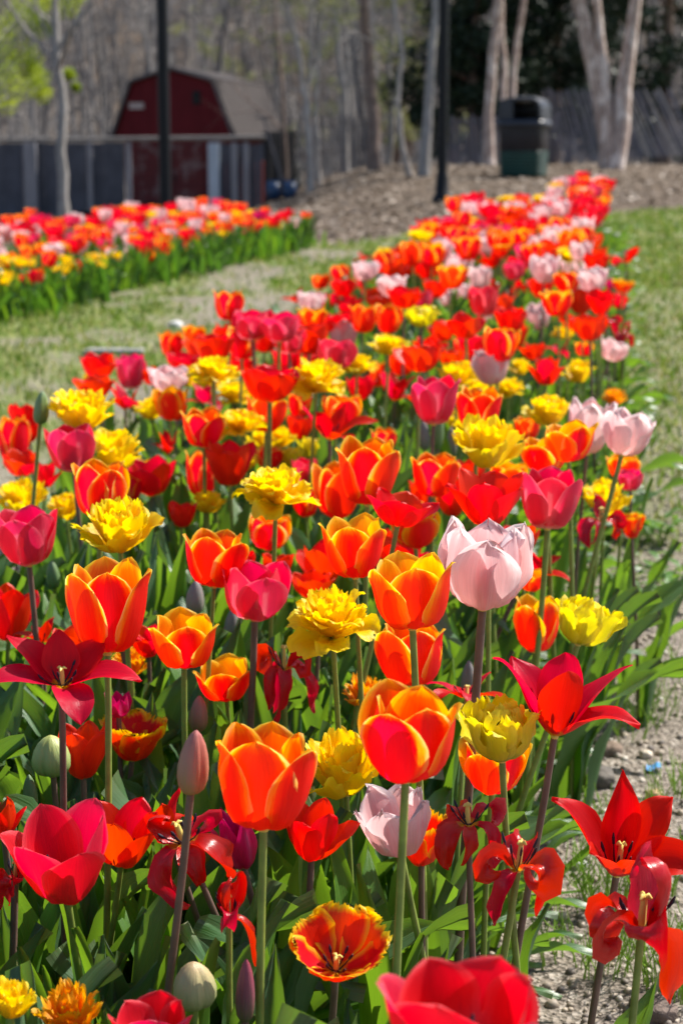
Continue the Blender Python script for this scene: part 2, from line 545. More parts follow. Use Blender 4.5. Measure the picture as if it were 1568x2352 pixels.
STAR_TH = {'U': [(0, 30), (.2, 62), (.45, 74), (.7, 72), (1, 58)], 'M': [(0, 20), (.2, 50), (.45, 50), (.7, 40), (1, 14)],
           'H': [(0, 20), (.2, 40), (.45, 24), (.7, 2), (1, -20)], 'W': [(0, 10), (.2, 30), (.4, 0), (.7, -45), (1, -75)]}
STAR_CFG = {'0': [(100, 'U', 1.1), (48, 'M', 1.1), (352, 'H', 1.35), (296, 'W', 1.15), (200, 'H', 1.2), (150, 'M', 1.3)],
            '1': [(92, 'U', 1.2), (35, 'M', 1.2), (345, 'H', 1.25), (300, 'M', .9), (225, 'M', 1.0), (165, 'M', 1.35)],
            '2': [(85, 'U', .95), (270, 'U', .95), (168, 'M', 1.25), (140, 'M', 1.1), (18, 'M', 1.3), (345, 'H', 1.2)]}


def bloom_petals(kind, seed):
    """unit bloom: list of (P, UV); about one unit tall"""
    g = np.random.default_rng(seed + 101)
    J = lambda a: (g.random() - .5) * 2 * a
    out = []
    k = kind[0]
    rot = g.random() * 6.28
    if k in 'FEPO' or k in 'RCM':
        openv = {'F': 3, 'E': 7, 'P': 5, 'O': 5, 'R': 14, 'C': 17, 'M': 4}[k] + J(4)
        if 'o' in kind:
            openv += 10
        if 'c' in kind:
            openv -= 6
        for i in range(6):
            outer = i % 2 == 0
            op = openv + J(3) + (3 if outer else -6)
            if k == 'R' and g.random() < .16:
                op += 22
            th = [(0, 2), (.13, 24 - op * .2), (.28, 63 - op * .6), (.45, 82 - op * .9), (.7, 92 - op), (.88, 93 - op * 1.05), (1, (84 if k in 'FE' else 90) - op * 1.2)]
            W = {'F': .355, 'E': .36, 'P': .38, 'O': .385, 'R': .40, 'C': .42, 'M': .30}[k] * (1 + J(.04))
            ruf = {'F': .008, 'E': .012, 'P': .034, 'O': .014, 'R': .020, 'C': .016, 'M': .02}[k]
            wp = WP_POINT if k == 'M' else WP_ROUND
            out.append(blade(1.2 * (1 + J(.04)), th, W, wp, [(0, 1.25), (.3, 1.0), (.6, .82), (.85, .62), (1, .35)], rot + i * math.pi / 3 + J(.09),
                             .06 if outer else .045, 0 if outer else .012, ruffle=ruf, rf=1.6 + g.random(), flare=.035 if k in 'FEP' else .02,
                             jag=.075 if k == 'P' else .03 if k == 'R' else 0.008, tipcurl=(-6 + J(8)) if k in 'FE' else J(10), twist=J(5), seed=int(g.integers(1e9)), nu=15 if k in 'PR' else 9))
    elif k == 'N':
        opn = 20 if 'o' in kind else 12
        for i in range(6):
            op = opn + J(6)
            th = [(0, 4), (.15, 28), (.3, 60 - op * .5), (.5, 76 - op * .8), (.75, 84 - op), (1, 74 - op * 1.5)]
            out.append(blade(1.1 * (1 + J(.05)), th, .47, [(a, min(1, b * 1.02)) for a, b in WP_BLUNT], [(0, 1.2), (.4, .9), (1, .55)], rot + i * math.pi / 3 + J(.1), .06, 0 if i % 2 else .012,
                             ruffle=.03, rf=2.5, jag=.07, flare=.03, nu=27, twist=J(10), seed=int(g.integers(1e9))))
    elif k in 'YGA':
        if k == 'G':
            rings = [(7, 1.05, [(0, 0), (.2, 30), (.5, 66), (.8, 78), (1, 50)], .27, 0), (8, .98, [(0, 15), (.25, 50), (.6, 86), (1, 112)], .25, .05), (9, .88, [(0, 35), (.3, 70), (.7, 100), (1, 140)], .25, .08), (8, .7, [(0, 55), (.4, 85), (1, 150)], .25, .1)]
        elif k == 'A':
            rings = [(8, .85, [(0, 5), (.3, 32), (.7, 45), (1, 20)], .30, 0), (9, .80, [(0, 25), (.3, 55), (1, 50)], .28, .04), (9, .72, [(0, 45), (.4, 72), (1, 75)], .27, .08), (8, .6, [(0, 65), (.5, 85), (1, 95)], .25, .1)]
        elif 'b' in kind:   # bowl, rounder and fuller
            rings = [(7, 1.0, [(0, 0), (.25, 25), (.6, 48), (1, 25)], .33, 0), (8, .92, [(0, 15), (.3, 50), (.7, 62), (1, 58)], .31, .04), (9, .8, [(0, 35), (.4, 70), (1, 85)], .30, .08), (8, .62, [(0, 55), (.5, 80), (1, 110)], .30, .1)]
        else:               # open, flat, with a dark eye
            rings = [(7, 1.0, [(0, 0), (.2, 16), (.5, 20), (1, -16)], .37, 0), (9, .92, [(0, 10), (.3, 34), (.7, 36), (1, 10)], .34, .04), (10, .80, [(0, 25), (.4, 54), (1, 48)], .32, .08), (9, .62, [(0, 45), (.5, 68), (1, 80)], .32, .11)]
        for ri, (n, L, th, W, z0) in enumerate(rings):
            ro = g.random() * 6.28
            for i in range(n):
                dl = J(9)
                out.append(blade(L * (1 + J(.10)), [(a, b + dl + J(5)) for a, b in th], W * (1 + J(.14)), WP_BLUNT, [(0, 1.0), (.5, .75 + J(.25)), (1, .45 + J(.35))], ro + (i + J(.22)) * 2 * math.pi / n,
                                 .05, z0, nv=9, nu=11, ruffle=.055, rf=1.5 + g.random() * 1.5, jag=.16 if k == 'A' else .07, twist=J(24), flare=.03, tipcurl=J(28), seed=int(g.integers(1e9))))
    elif k == 'S' and kind[1:] in STAR_CFG:
        for a_, t_, l_ in STAR_CFG[kind[1:]]:
            out.append(blade(1.1 * l_, STAR_TH[t_], .31 * (1.15 if t_ == 'U' and kind[1:] == '2' else 1) / l_ ** .5, WP_POINT if kind[1:] != '2' or t_ != 'U' else WP_ROUND, [(0, 1.1), (.4, .65), (1, .5 + J(.3))], rad(a_) + J(.05), .05, 0,
                             ruffle=.022, rf=1.4, twist=J(34), flare=.02, tipcurl=J(30), nv=14, seed=int(g.integers(1e9))))
    elif k == 'S':
        for i in range(6):
            c = g.random()
            up = 'u' in kind
            if c < (.6 if up else .36):
                th = [(0, 30), (.2, 62), (.45, 66 + J(8)), (.7, 58 + J(8)), (1, 40 + J(25))]
            elif c < .8:
                th = [(0, 20), (.2, 45), (.45, 34 + J(10)), (.7, 10 + J(12)), (1, -22 + J(15))]
            else:
                th = [(0, 10), (.2, 30), (.4, 5), (.7, -38 + J(10)), (1, -66)]
            out.append(blade(1.15 * (1 + J(.1)), th, .235 * (1 + J(.1)), WP_POINT, [(0, 1.1), (.4, .6), (1, .5 + J(.3))], rot + i * math.pi / 3 + J(.14), .05, 0,
                             ruffle=.02, rf=1.4, twist=J(38), flare=.02, tipcurl=J(30), seed=int(g.integers(1e9))))
    elif k == 'D':
        for i in range(6):
            c = g.random()
            if c < .45:
                th = [(0, 20), (.12, 5), (.3, -55 + J(15)), (.55, -84 + J(8)), (1, -96 + J(22))]
            elif c < .8:
                th = [(0, 35), (.25, 42), (.45, 0 + J(20)), (.65, -90 + J(30)), (1, -250 + J(60))]
            else:
                th = [(0, 40), (.3, 72), (.6, 105 + J(20)), (1, 230 + J(50))]
            out.append(blade(1.15 * (1 + J(.18)), th, .23 * (1 + J(.15)), WP_POINT if g.random() < .5 else WP_ROUND, [(0, 1.0), (.3, .8), (.6, 1.3 + J(.7)), (1, 1.0 + J(.8))], rot + i * math.pi / 3 + J(.25), .06, 0,
                             ruffle=.035, rf=2.2, twist=J(110), tipcurl=J(60), sway=J(.22), seed=int(g.integers(1e9))))
    return out


def bloom_core(kind, seed):
    """pistil with stigma, and the six stamens, as separate arrays of shapes"""
    k = kind[0]
    p = MB()
    tall = .42 if k in 'SD' else .34
    p.tube([(0, 0, -.03), (0, 0, .02)], [.055, .075], 10)
    p.tube([(0, 0, .01), (.004, 0, tall * .6), (0, .004, tall)], [.050, .048, .040], 10)
    for i in range(3):
        a = i * 2.094 + .4
        p.tube([(0, 0, tall), (.05 * math.cos(a), .05 * math.sin(a), tall + .03), (.085 * math.cos(a), .085 * math.sin(a), tall - .005)], [.03, .034, .018], 6)
    st = []
    g = np.random.default_rng(seed)
    for i in range(6):
        a = i * 1.047 + .2 + (g.random() - .5) * .4
        e = .14 + g.random() * (.22 if k in 'SD' else .10)
        b = MB()
        c, s = math.cos(a), math.sin(a)
        h = .22 + g.random() * .14
        b.tube([(.04 * c, .04 * s, 0), (e * .7 * c, e * .7 * s, h * .55), (e * c, e * s, h)], [.014, .013, .010], 5)
        b.tube([(e * c, e * s, h), (e * 1.15 * c, e * 1.15 * s, h + .07), (e * 1.25 * c, e * 1.25 * s, h + .14)], [.022, .026, .010], 5)
        st.append(b)
    return p, st


def bud_mb(seed, fat=1.0, split=False):
    g = np.random.default_rng(seed)
    b = MB()
    prof = np.array([(0.02, 0), (.15, .02), (.24, .10), (.285, .25), (.285, .42), (.25, .62), (.185, .80), (.105, .93), (.03, 1.0), (0.004, 1.01)])
    prof[:, 0] *= fat
    ph = g.random() * 6.28
    b.lathe(prof, 30, (0, 0, 0), 0, lambda a: 1 - .17 * np.exp(-((np.abs(((a + ph) % 2.0944) - 1.0472)) / .14) ** 2) + .03 * np.cos(3 * (a + ph)))
    return b


# ------------------------------------------------------------------ one tulip
STEMKIND = {'F': 0, 'E': 0, 'P': .35, 'O': .2, 'R': .5, 'C': .3, 'M': .6, 'N': .5, 'Y': .35, 'G': .45, 'A': .3, 'S': .95, 'D': .4, 'B': .55}
SIZE = {'F': .066, 'E': .064, 'P': .074, 'O': .068, 'R': .074, 'C': .078, 'M': .055, 'N': .070, 'Y': .082, 'G': .070, 'A': .062, 'S': .115, 'D': .085, 'B': .021}

LEAFV = []
for i in range(9):
    g = np.random.default_rng(500 + i)
    a = [(82, 76, 62, 40), (85, 80, 74, 60), (78, 66, 45, 12), (86, 84, 80, 74), (74, 58, 36, -8), (80, 74, 66, 58), (70, 50, 30, 10), (84, 79, 70, 30), (66, 40, 14, -22)][i]
    m = MB()
    P, UV = blade(1.0, [(0, a[0]), (.35, a[1]), (.7, a[2]), (1, a[3])], .074 + .028 * g.random(), WP_LEAF, [(0, 1.3), (.3, .75), (.7, .5), (1, .35)], 0, .012, 0, nv=12, nu=7,
                  ruffle=.012 + .012 * (i % 3), rf=2.2, twist=(g.random() - .5) * 70, rib=.010, sway=(g.random() - .5) * .14, seed=i)
    m.grid(P, UV)
    LEAFV.append((m, m.mesh('leaf', [LEAFM if i % 3 else LEAFM2])))


def rotz(a):
    return np.array([[math.cos(a), -math.sin(a), 0], [math.sin(a), math.cos(a), 0], [0, 0, 1]])


def axis_matrix(tx, ty, spin):
    """bloom axis leaning tx degrees to +X and ty degrees towards the viewer (-Y)"""
    return Matrix.Rotation(rad(tx), 4, 'Y') @ Matrix.Rotation(rad(ty), 4, 'X') @ Matrix.Rotation(spin, 4, 'Z')


CACHE = {}


def bloom_meshes(kind, seed, parts):
    key = (kind, seed, parts)
    if key in CACHE:
        return CACHE[key]
    mats = PM[kind[0]]
    pet = bloom_petals(kind, seed)
    allv = np.vstack([p.reshape(-1, 3) for p, _ in pet])
    core, st = bloom_core(kind, seed)
    if parts:
        cm = core.mesh('bloom', [PISTIL])
        pms = []
        for P, UV in pet:
            m = MB(); m.grid(P, UV); pms.append(m.mesh('petal', [mats]))
        sms = [b.mesh('stamen', [STAMEN]) for b in st] if kind[0] in 'SDNRCY' else []
        res = (allv, cm, pms, sms)
    else:
        m = MB()
        for P, UV in pet:
            m.grid(P, UV, 0)
        if kind[0] in 'SDNRY':
            for b in st:
                for V, (F, _), uv in zip(b.v, b.f, b.uv):
                    m.f.append((F + m.n, np.full(len(F), 1)))
                m.v.append(b.verts()); m.uv.append(np.vstack(b.uv)); m.n += b.n
        res = (allv, m.mesh('bloom', [mats, STAMEN]), [], [])
        res = res + (m,)
    CACHE[key] = res
    return res


def stem_points(base, top, axis, n=9):
    base, top, axis = Vector(base), Vector(top), Vector(axis)
    L = (top - base).length
    c1 = base + Vector((0, 0, 1)) * L * .4
    c2 = top - axis * L * .35
    pts = []
    for i in range(n):
        t = i / (n - 1)
        pts.append(base * (1 - t) ** 3 + c1 * 3 * t * (1 - t) ** 2 + c2 * 3 * t * t * (1 - t) + top * t ** 3)
    return np.array([tuple(p) for p in pts])


def fit(allv, R3, px, py, w, h, C, stretch=(.72, 1.4)):
    """scale, axial stretch and place of a bloom so that it covers the measured width and height"""
    C = np.array(C, float)
    d = project(C[None])[2][0]
    ext = allv.max(0) - allv.min(0)
    s = w * d / FPX / max(ext[0], ext[1])
    sz = 1.0
    for _ in range(7):
        V = (allv * np.array([1, 1, sz])) * s @ R3.T + C
        X, Y, _d = project(V)
        bw, bh = X.max() - X.min(), Y.max() - Y.min()
        s *= (w / bw)
        if h:
            sz = min(stretch[1], max(stretch[0], sz * ((h / bh) / (w / bw)) ** .8))
        V = (allv * np.array([1, 1, sz])) * s @ R3.T + C
        X, Y, _d = project(V)
        dx = px - (X.max() + X.min()) / 2
        dy = py - (Y.max() + Y.min()) / 2
        C = C + np.array([1, 0, 0]) * dx * d / FPX + np.array([0, math.sin(PITCH), math.cos(PITCH)]) * (-dy) * d / FPX
    return s, sz, C


BLOOMS = []


def hides_bloom(V, own=None):
    """would this leaf grow up in front of a bloom?"""
    if not BLOOMS:
        return False
    X, Y, D = project(V)
    B = np.array([b[:5] for b in BLOOMS])
    m = (X[:, None] > B[None, :, 0]) & (X[:, None] < B[None, :, 1]) & (Y[:, None] > B[None, :, 2]) & (Y[:, None] < B[None, :, 3]) & (D[:, None] < B[None, :, 4])
    return bool(m.any())


def add_leaves(root, rnd, n, size, mult=1.0, outward=None):
    for i in range(n):
      for attempt in range(9):
        k = rnd.randrange(len(LEAFV))
        az = rnd.random() * 6.283
        if outward is not None and rnd.random() < .6:
            az = outward + rnd.uniform(-.7, .7)
        L = size * rnd.uniform(.75, 1.15) * mult * (1 - .06 * attempt)
        m = Matrix.Translation((rnd.uniform(-.012, .012), rnd.uniform(-.012, .012), -.01)) @ Matrix.Rotation(az, 4, 'Z') @ Matrix.Diagonal((L, L, L, 1))
        A = np.array(m)
        if root.location.y < 4 and attempt < 8 and hides_bloom(LEAFV[k][0].verts() @ A[:3, :3].T + A[:3, 3] + np.array(root.location)):
            continue
        link('leaf', LEAFV[k][1], root, m)
        break


# ------------------------------------------------------------------ the tulips the photograph shows, one by one
# kind  x  y  width  height  (on the 1568 x 2352 grid) | options | label | nickname used to describe its neighbours
TABLE = '''
S0 150 1555 345 215|tx=2 ty=10 spin=0|wide open crimson tulip with pale pistil, its stem dark purple|the open crimson tulip with pale pistil
F 250 1388 195 218|ty=-2|tall orange tulip with a narrow yellow rim, towering over the crimson star tulip|the tall orange tulip over the crimson star
E 422 1465 160 140|ty=4|round orange and gold tulip on a straight green stem above the brown bud|the round orange and gold tulip
E 511 1556 135 110|ty=8|small golden orange cup tulip low between rose tulip and brown bud|the small golden cup tulip
N 306 1686 155 122|tx=6 ty=2|red tulip with ragged yellow fringe beside the round green bud|the ragged yellow fringed tulip
Bc 118 1737 88 95|bud=lime fat=1.6|fat round green bud splitting to show yellow|the fat round green bud
R 192 1722 112 132|ty=-10|half hidden dark red tulip behind the tall green stem and round green bud|
B 443 1752 72 146|bud=pinkish tx=6|large brown pink pointed bud on a purplish stem|the large brown pink bud
B 456 1640 42 82|bud=pinkish|slim pinkish bud standing just behind the large brown pink bud|
F 612 1782 228 246|tx=2|big orange red tulip on a thick pale stem beside the yellow double|the big orange red tulip on a thick stem
F 942 1680 236 236|tx=2|biggest orange red tulip, its thick stem running to the bottom edge|the biggest orange red tulip
Yb 795 1752 195 165|ty=4|ruffled yellow double tulip squeezed between the two biggest orange tulips|the yellow double between two big oranges
F 941 1496 160 157|tx=1|yellow rimmed orange tulip in the middle of a column of three|the middle of three stacked orange tulips
E 946 1355 197 178|ty=3|broad golden orange tulip leaning against the large pale pink tulip|the broad golden tulip by the pink one
Y 765 1428 192 168|ty=14|shaggy yellow double tulip with a grey bud standing in front|the shaggy yellow double
B 733 1433 43 100|bud=grey|slate grey closed bud in front of the shaggy yellow double tulip|the slate grey bud
O 590 1357 156 140|tx=2|deep rose tulip with a pale stripe on the front petal|the deep rose tulip with pale stripe
F 496 1281 150 135|tx=4 ty=2|orange tulip with one red pink front petal behind the rose tulip|the orange tulip behind the rose tulip
E 808 1252 155 148|ty=3|wide golden orange tulip with petals spread like a crown|the crown shaped golden tulip
P 1115 1293 216 214|tx=3 ty=2|large pale pink tulip with torn white petal tips|the large pale pink tulip
E 1236 1430 114 132||orange yellow tulip touching the greenish yellow double at the bed edge|
G 1357 1425 156 112|tx=16|greenish yellow double tulip leaning out over the gravel edge|the leaning greenish double
S2 1300 1595 330 190|tx=6 ty=4 spin=0|open red tulip with shiny petals stretched both ways over the gravel edge|the shiny red tulip over the gravel
S 1075 1585 190 75|ty=-20|red tulip lying open flat behind the biggest orange tulip|
G 1150 1672 192 148|ty=3|tight greenish yellow double tulip covering an orange tulip|the tight greenish double
E 1137 1752 166 145||orange tulip peeping out under the tight greenish yellow double|
Ro 740 1905 166 150|ty=4|scarlet bowl tulip below the yellow double, beside a thick pale stem|the scarlet bowl tulip
Po 900 1882 175 172|tx=-10|crumpled dusty pink tulip behind the thick stem of the biggest tulip|
N 972 1920 132 155|ty=6|yellow and red splashed tulip right of the thick pale stem|the splashed yellow and red tulip
D 1080 1915 150 150|ty=0|withered red tulip with rolled petals and a yellow heart|the withered rolled tulip
D 1190 2015 190 200|ty=4 tx=6|shrivelled dark red tulip baring black stamens above the curled leaf|the shrivelled tulip with black stamens
S1 1440 1890 340 275|ty=20 tx=3 spin=0|six petalled crimson star tulip at the bottom gravel corner|the crimson star tulip in the gravel corner
D 1470 2120 230 340|ty=0|fallen red tulip with long hanging petals under the crimson star|
No 782 2162 232 182|ty=24|red and yellow tulip opened toward the viewer showing its red throat|the open tulip with red throat
Cc 1050 2345 365 290|ty=3 tx=4|huge soft rose red tulip cut off by the bottom edge|the huge rose tulip at the bottom edge
Co 122 1955 246 242|ty=10 tx=-4|large open coral rose tulip at the bottom near the path side|the large coral rose tulip
Ro 268 1912 182 190|ty=12 tx=8|open scarlet tulip with black spots inside, behind the coral rose tulip|the scarlet tulip with black spots
S 372 1862 150 150|ty=10 tx=-14|twisted red petalled tulip leaning behind the brown pink bud stem|
D 440 1975 185 115|tx=-20 ty=6|glossy red tulip with one big curled petal and yellow claw|the glossy curled red tulip
M 530 1925 120 165|tx=-12|magenta pointed tulip leaning against the big orange red tulip|
D 545 2110 85 260|ty=0|dark red tulip with petals hanging straight down in the shade|
B 563 2275 44 152|bud=purple|tall slender purple bud in the bottom shade|
B 448 2266 97 112|bud=cream fat=1.35|plump cream bud with a pink seam near the bottom edge|the plump cream bud
A 155 2315 152 130||frilly orange double tulip at the very bottom edge|the frilly orange double
Yb 25 2290 110 190|ty=-4|yellow and orange double tulip cut by the bottom corner|
Cc 345 2350 190 150||rose red tulip just rising above the bottom edge|
D 35 2025 110 130||shrivelled dark tulip with yellow specks at the path side edge|
R 15 1875 90 90||deep red tulip mostly cut off beside the coral rose tulip|
R 32 1405 115 140|ty=-4|crinkled glossy red tulip at the path side edge above the crimson star|the crinkled red tulip at the edge
S 285 1490 130 90|tx=-8|dark red open tulip tucked under the tall orange tulip|
A 300 1515 90 90||orange double tulip glimpsed behind the fringed tulip|
D 655 1570 140 190|ty=0|spent dark red tulip with drooping petals in shade behind the grey bud|the spent tulip in the shade
A 833 1585 90 130||crumpled orange tulip half hidden beside the biggest orange tulip|
B 448 1372 42 76|bud=grey||
B 533 1440 38 84|bud=grey||
B 123 1320 32 62|bud=green||
B 70 1822 36 84|bud=green|narrow green bud low beneath the fat round green bud|
B 1075 1560 34 84|bud=grey|grey bud in the leaves below the large pale pink tulip|
M 272 1618 62 62||purple dark tulip in the shade above the fringed tulip|
S 1215 1285 190 90|tx=20|red tulip poking a long petal out past the large pale pink tulip|
O 60 1230 142 140|ty=3 tx=-3|rose pink tulip with clear petals at the path side edge|the rose tulip at the path side edge
Yb 270 1202 192 122|ty=10|wide yellow double tulip behind the stem of a red orange tulip|the wide yellow double by the red orange stem
F 231 1122 132 136|tx=2|red orange tulip with thin yellow rim in front of the wide yellow double|the red orange tulip by the wide yellow double
Yb 50 1140 112 92|||
O 160 1028 118 112|ty=3|rose pink tulip with a pale foot below the pom pom yellow double|the rose tulip with a pale foot
F 28 1010 84 112|||
R 50 1062 90 62|||
R 62 962 80 72|||
B 95 936 36 74|bud=green tx=6||
Yb 190 940 142 88||pom pom shaped yellow double tulip nearest the stone slab|the pom pom yellow double
Yb 265 1032 120 92|||
R 350 1092 106 92|ty=4|scarlet cup tulip below a single curled red petal|the scarlet cup tulip with a curled petal
S 380 1015 62 70|||
F 465 980 102 95|ty=5|neat orange tulip with cream petal tips before a red star tulip|the neat orange tulip with cream tips
B 417 955 22 46|bud=grey||
F 465 1087 80 108|||
R 530 1060 112 106|ty=2|plain red orange tulip overlapping a streaked one|the plain red tulip
F 620 1220 96 88|ty=4|squat orange tulip behind the stem of a flat yellow double|
Y 635 1130 182 118|ty=12|flat open yellow double tulip with a dark starry eye|the flat yellow double with a dark eye
F 617 1050 68 52|||
Gb 670 1050 50 50|||
Gb 707 1028 50 52|||
Y 555 975 112 66|||
F 612 945 95 92|||
Yb 640 1002 76 46|||
Su 780 985 172 112|ty=-2|red star tulip with an orange tulip rising from behind it|the red star tulip with orange behind
F 785 945 90 80|||
F 845 1080 148 156|tx=1|upright red tulip with bright yellow petal edges at the picture centre|the upright yellow edged tulip
F 772 1125 112 132|||
Ro 925 1165 160 88|tx=10 ty=2|wide open scarlet tulip like a tilted bowl|the tilted scarlet bowl
R 738 1292 112 122|||
R 925 1272 122 88|||
E 950 1212 120 96|||
F 1000 1090 112 102|||
B 1005 984 28 92|bud=green|tall green pointed bud in front of a rose tulip|the tall green bud
B 974 1000 28 66|bud=grey||
B 1037 1015 24 66|bud=grey||
O 1000 917 112 112|ty=2|rose pink tulip behind the tall green bud|the rose tulip behind the green bud
F 1100 940 106 106|tx=2|tidy orange tulip with yellow flames before pale pink and yellow blooms|the tidy flamed tulip
Yb 1122 1012 150 112|||
Ro 1112 1142 172 132|ty=3|large loose scarlet tulip behind the large pale pink tulip|the loose scarlet tulip
O 1266 1142 140 142|ty=3 tx=2|deep rose tulip with one front petal folded across|the rose tulip with a folded petal
E 1254 1042 115 84|ty=4||
E 1312 1012 122 98|||
P 1360 975 112 132|tx=4|pale pink tulip, inner one of a pair leaning over the gravel|the inner leaning pink tulip
P 1442 990 126 112|tx=12|pale pink tulip with one petal thrown out over the gravel|the outer leaning pink tulip
Yb 1255 940 106 66|||
E 1165 1090 96 60|||
Yb 1393 1140 106 82|||
D 1382 1197 104 112||withered maroon tulip with striped petals at the gravel side|the withered maroon tulip
N 1450 1206 62 62|||
E 1430 1070 80 52|||
O 1446 1102 60 50|||
A 1410 910 56 36|||
Su 915 892 92 82|||
Y 720 870 132 92|ty=8|yellow double tulip with a brown eye in the middle of the bed|the yellow double with a brown eye
Y 822 836 86 50|||
R 618 880 132 62|||
Y 535 902 86 76|||
S 470 912 112 52|||
E 390 925 82 80|||
P 385 870 92 62||pale mauve pink tulip at the path edge near the stone slab|the pale tulip near the slab
R 226 840 84 62||red tulip right in front of the grey stone slab|the red tulip at the slab
O 300 852 72 82|||
R 215 887 92 42|||
Su 285 912 92 72|||
Y 212 866 50 28|||
F 394 790 60 62|||
F 560 786 80 76|tx=2||
R 490 800 92 66|||
Y 490 848 112 60|||
E 445 765 56 32|||
R 420 832 72 42|||
F 525 701 72 70||lone orange tulip standing tall against the grass path|the lone tall tulip
O 580 746 92 52|||
O 640 750 92 62|||
R 710 776 82 72|||
E 716 730 70 52|||
P 790 766 72 82|tx=6||
O 775 812 92 62|||
F 835 731 66 66|||
F 896 731 70 68||orange tulip standing in front of a greenish yellow double, mid bed|the mid bed orange tulip
Yb 890 790 92 46|||
G 970 726 82 42|||
R 960 822 112 62|||
Yb 1050 856 92 52|||
P 1130 842 96 82|||
F 1152 791 86 82||orange tulip held above a pale pink one near the bed middle|the orange tulip above a pink one
R 1252 851 86 66|||
Yb 1326 851 76 60|||
Yb 1196 841 52 62|||
R 1222 806 62 40|||
E 1276 695 76 62||golden orange tulip beside the striped pink tulip, gravel side|the golden tulip by the striped pink
P 1236 725 60 66|tx=-8|striped pale pink tulip tilted beside the golden orange tulip|
R 1352 751 82 62|||
D 1390 746 70 56|||
P 1410 800 66 46|tx=20||
D 1432 770 42 60|||
O 1110 691 72 72|||
R 1062 746 102 62|||
R 1172 736 72 62|||
P 840 621 66 46|||
S 830 651 62 42|||
S 680 681 72 44|||
P 715 691 66 42|||
F 736 646 46 36|||
F 781 626 46 38|||
F 945 581 56 62|||
R 981 621 52 42|||
E 1040 635 72 56|||
P 1101 641 56 66|||
P 1251 616 72 68||big pale pink tulip high in the farther rows|the far pale pink tulip
R 932 681 92 52|||
P 901 656 72 46|||
P 1021 681 52 42|||
P 1061 671 52 42|||
S 1181 666 82 52|||
R 1191 611 52 46|||
F 1301 646 62 48|||
P 1361 641 72 62|||
R 1371 601 62 42|||
Su 1430 590 86 46||red tulip with flung out petal against the lawn|the red tulip against the lawn
N 1431 656 56 32||small red and yellow tulip outermost against the lawn|
Y 1290 766 52 42|||
P 1335 576 56 52|||
M 1400 651 24 30|||
Y 881 582 46 30|||
S 836 591 52 26|||
R 790 660 60 40|||
R 1010 760 70 50|||
R 1090 790 80 50|||
R 1300 745 60 50|||
R 880 700 70 40|||
O 690 745 70 50|||
R 560 840 60 40|||
R 660 830 70 70|||
R 1150 700 60 50|||
R 1330 690 70 60|||
R 1240 660 60 50|||
S 1280 800 60 50|||
F 1070 800 60 56|||
P 750 800 50 46|||
R 455 796 70 60|||
R 520 762 60 50|||
O 662 782 80 60|||
R 610 778 70 60|||
R 640 862 60 50|||
R 588 852 52 42|||
R 700 832 60 50|||
R 922 832 70 60|||
R 988 800 80 60|||
R 1042 822 70 50|||
R 1092 842 60 50|||
Yb 1100 884 86 54|||
Y 1166 890 72 60|||
F 868 858 44 60|||
R 1182 772 60 60|||
R 1122 662 52 50|||
O 962 692 60 50|||
R 906 622 60 42|||
R 860 682 60 42|||
R 1002 662 60 46|||
R 1382 692 72 60|||
R 1268 592 52 42|||
O 1180 622 52 46|||
P 1332 662 52 60|||
R 752 692 52 44|||
R 802 702 60 50|||
R 776 742 70 50|||
Yb 600 1012 76 52|||
F 700 1152 64 70|||
E 960 1180 80 60|||
Yb 150 1162 76 60|||
R 62 990 62 50|||
Yb 432 862 60 44|||
Y 482 872 62 44|||
R 350 862 56 42|||
F 880 1010 60 60|||
R 690 980 60 56|||
Yb 560 1060 62 46|||
R 1080 1080 70 60|||
F 1210 980 60 60|||
Yb 1060 960 80 60|||
R 830 890 70 56|||
F 690 930 56 60|||
R 540 830 60 50|||
P 1130 720 50 50|||
R 1420 690 46 40|||
E 1340 800 46 36|||
R 980 900 60 50|||
F 300 1120 60 60|||
R 110 1090 64 56|||
R 170 1478 96 84|||
R 335 1472 84 74|||
S 95 1452 130 70|||
R 720 1342 96 66|||
R 1032 1142 84 92|||
Yb 1085 985 84 62|||
R 1196 1235 84 62|||
E 1218 1332 64 54|||
R 975 1128 70 60|||
R 865 1240 80 56|||
R 560 1290 50 60|||
E 330 1082 64 60|||
Yb 345 935 70 50|||
R 640 1300 70 60|||
R 420 1180 64 60|||
Yb 480 1150 76 56|||
O 700 1080 60 60|||
R 400 940 56 50|||
'''
DESC = {'F': 'orange red tulip with yellow rim', 'E': 'golden orange tulip', 'R': 'scarlet tulip', 'O': 'rose pink tulip', 'C': 'coral rose tulip', 'P': 'pale pink tulip', 'Y': 'yellow double tulip',
        'G': 'greenish yellow double tulip', 'S': 'crimson star tulip', 'D': 'wilted dark red tulip', 'N': 'fringed red and yellow tulip', 'A': 'orange double tulip', 'M': 'magenta tulip', 'B': 'closed bud'}
GROUPS = {'F': 'orange red tulips with yellow rims', 'E': 'golden orange tulips', 'R': 'scarlet tulips', 'O': 'rose tulips', 'C': 'rose tulips', 'P': 'pale pink tulips', 'Y': 'yellow double tulips',
          'G': 'greenish yellow double tulips', 'S': 'crimson star tulips', 'D': 'wilted red tulips', 'N': 'fringed red and yellow tulips', 'A': 'orange double tulips', 'M': 'magenta tulips', 'B': 'closed tulip buds'}
ENTRIES = []
for ln in TABLE.strip().split('\n'):
    p = (ln.split('|') + ['', '', ''])[:4]
    a = p[0].split()
    opt = dict(q.split('=') for q in p[1].split())
    ENTRIES.append(dict(kind=a[0], x=float(a[1]), y=float(a[2]), w=float(a[3]), h=float(a[4]), opt=opt, label=p[2].strip(), nick=p[3].strip()))
NICKS = [e for e in ENTRIES if e['nick']]
USED = set(e['label'] for e in ENTRIES if e['label'])


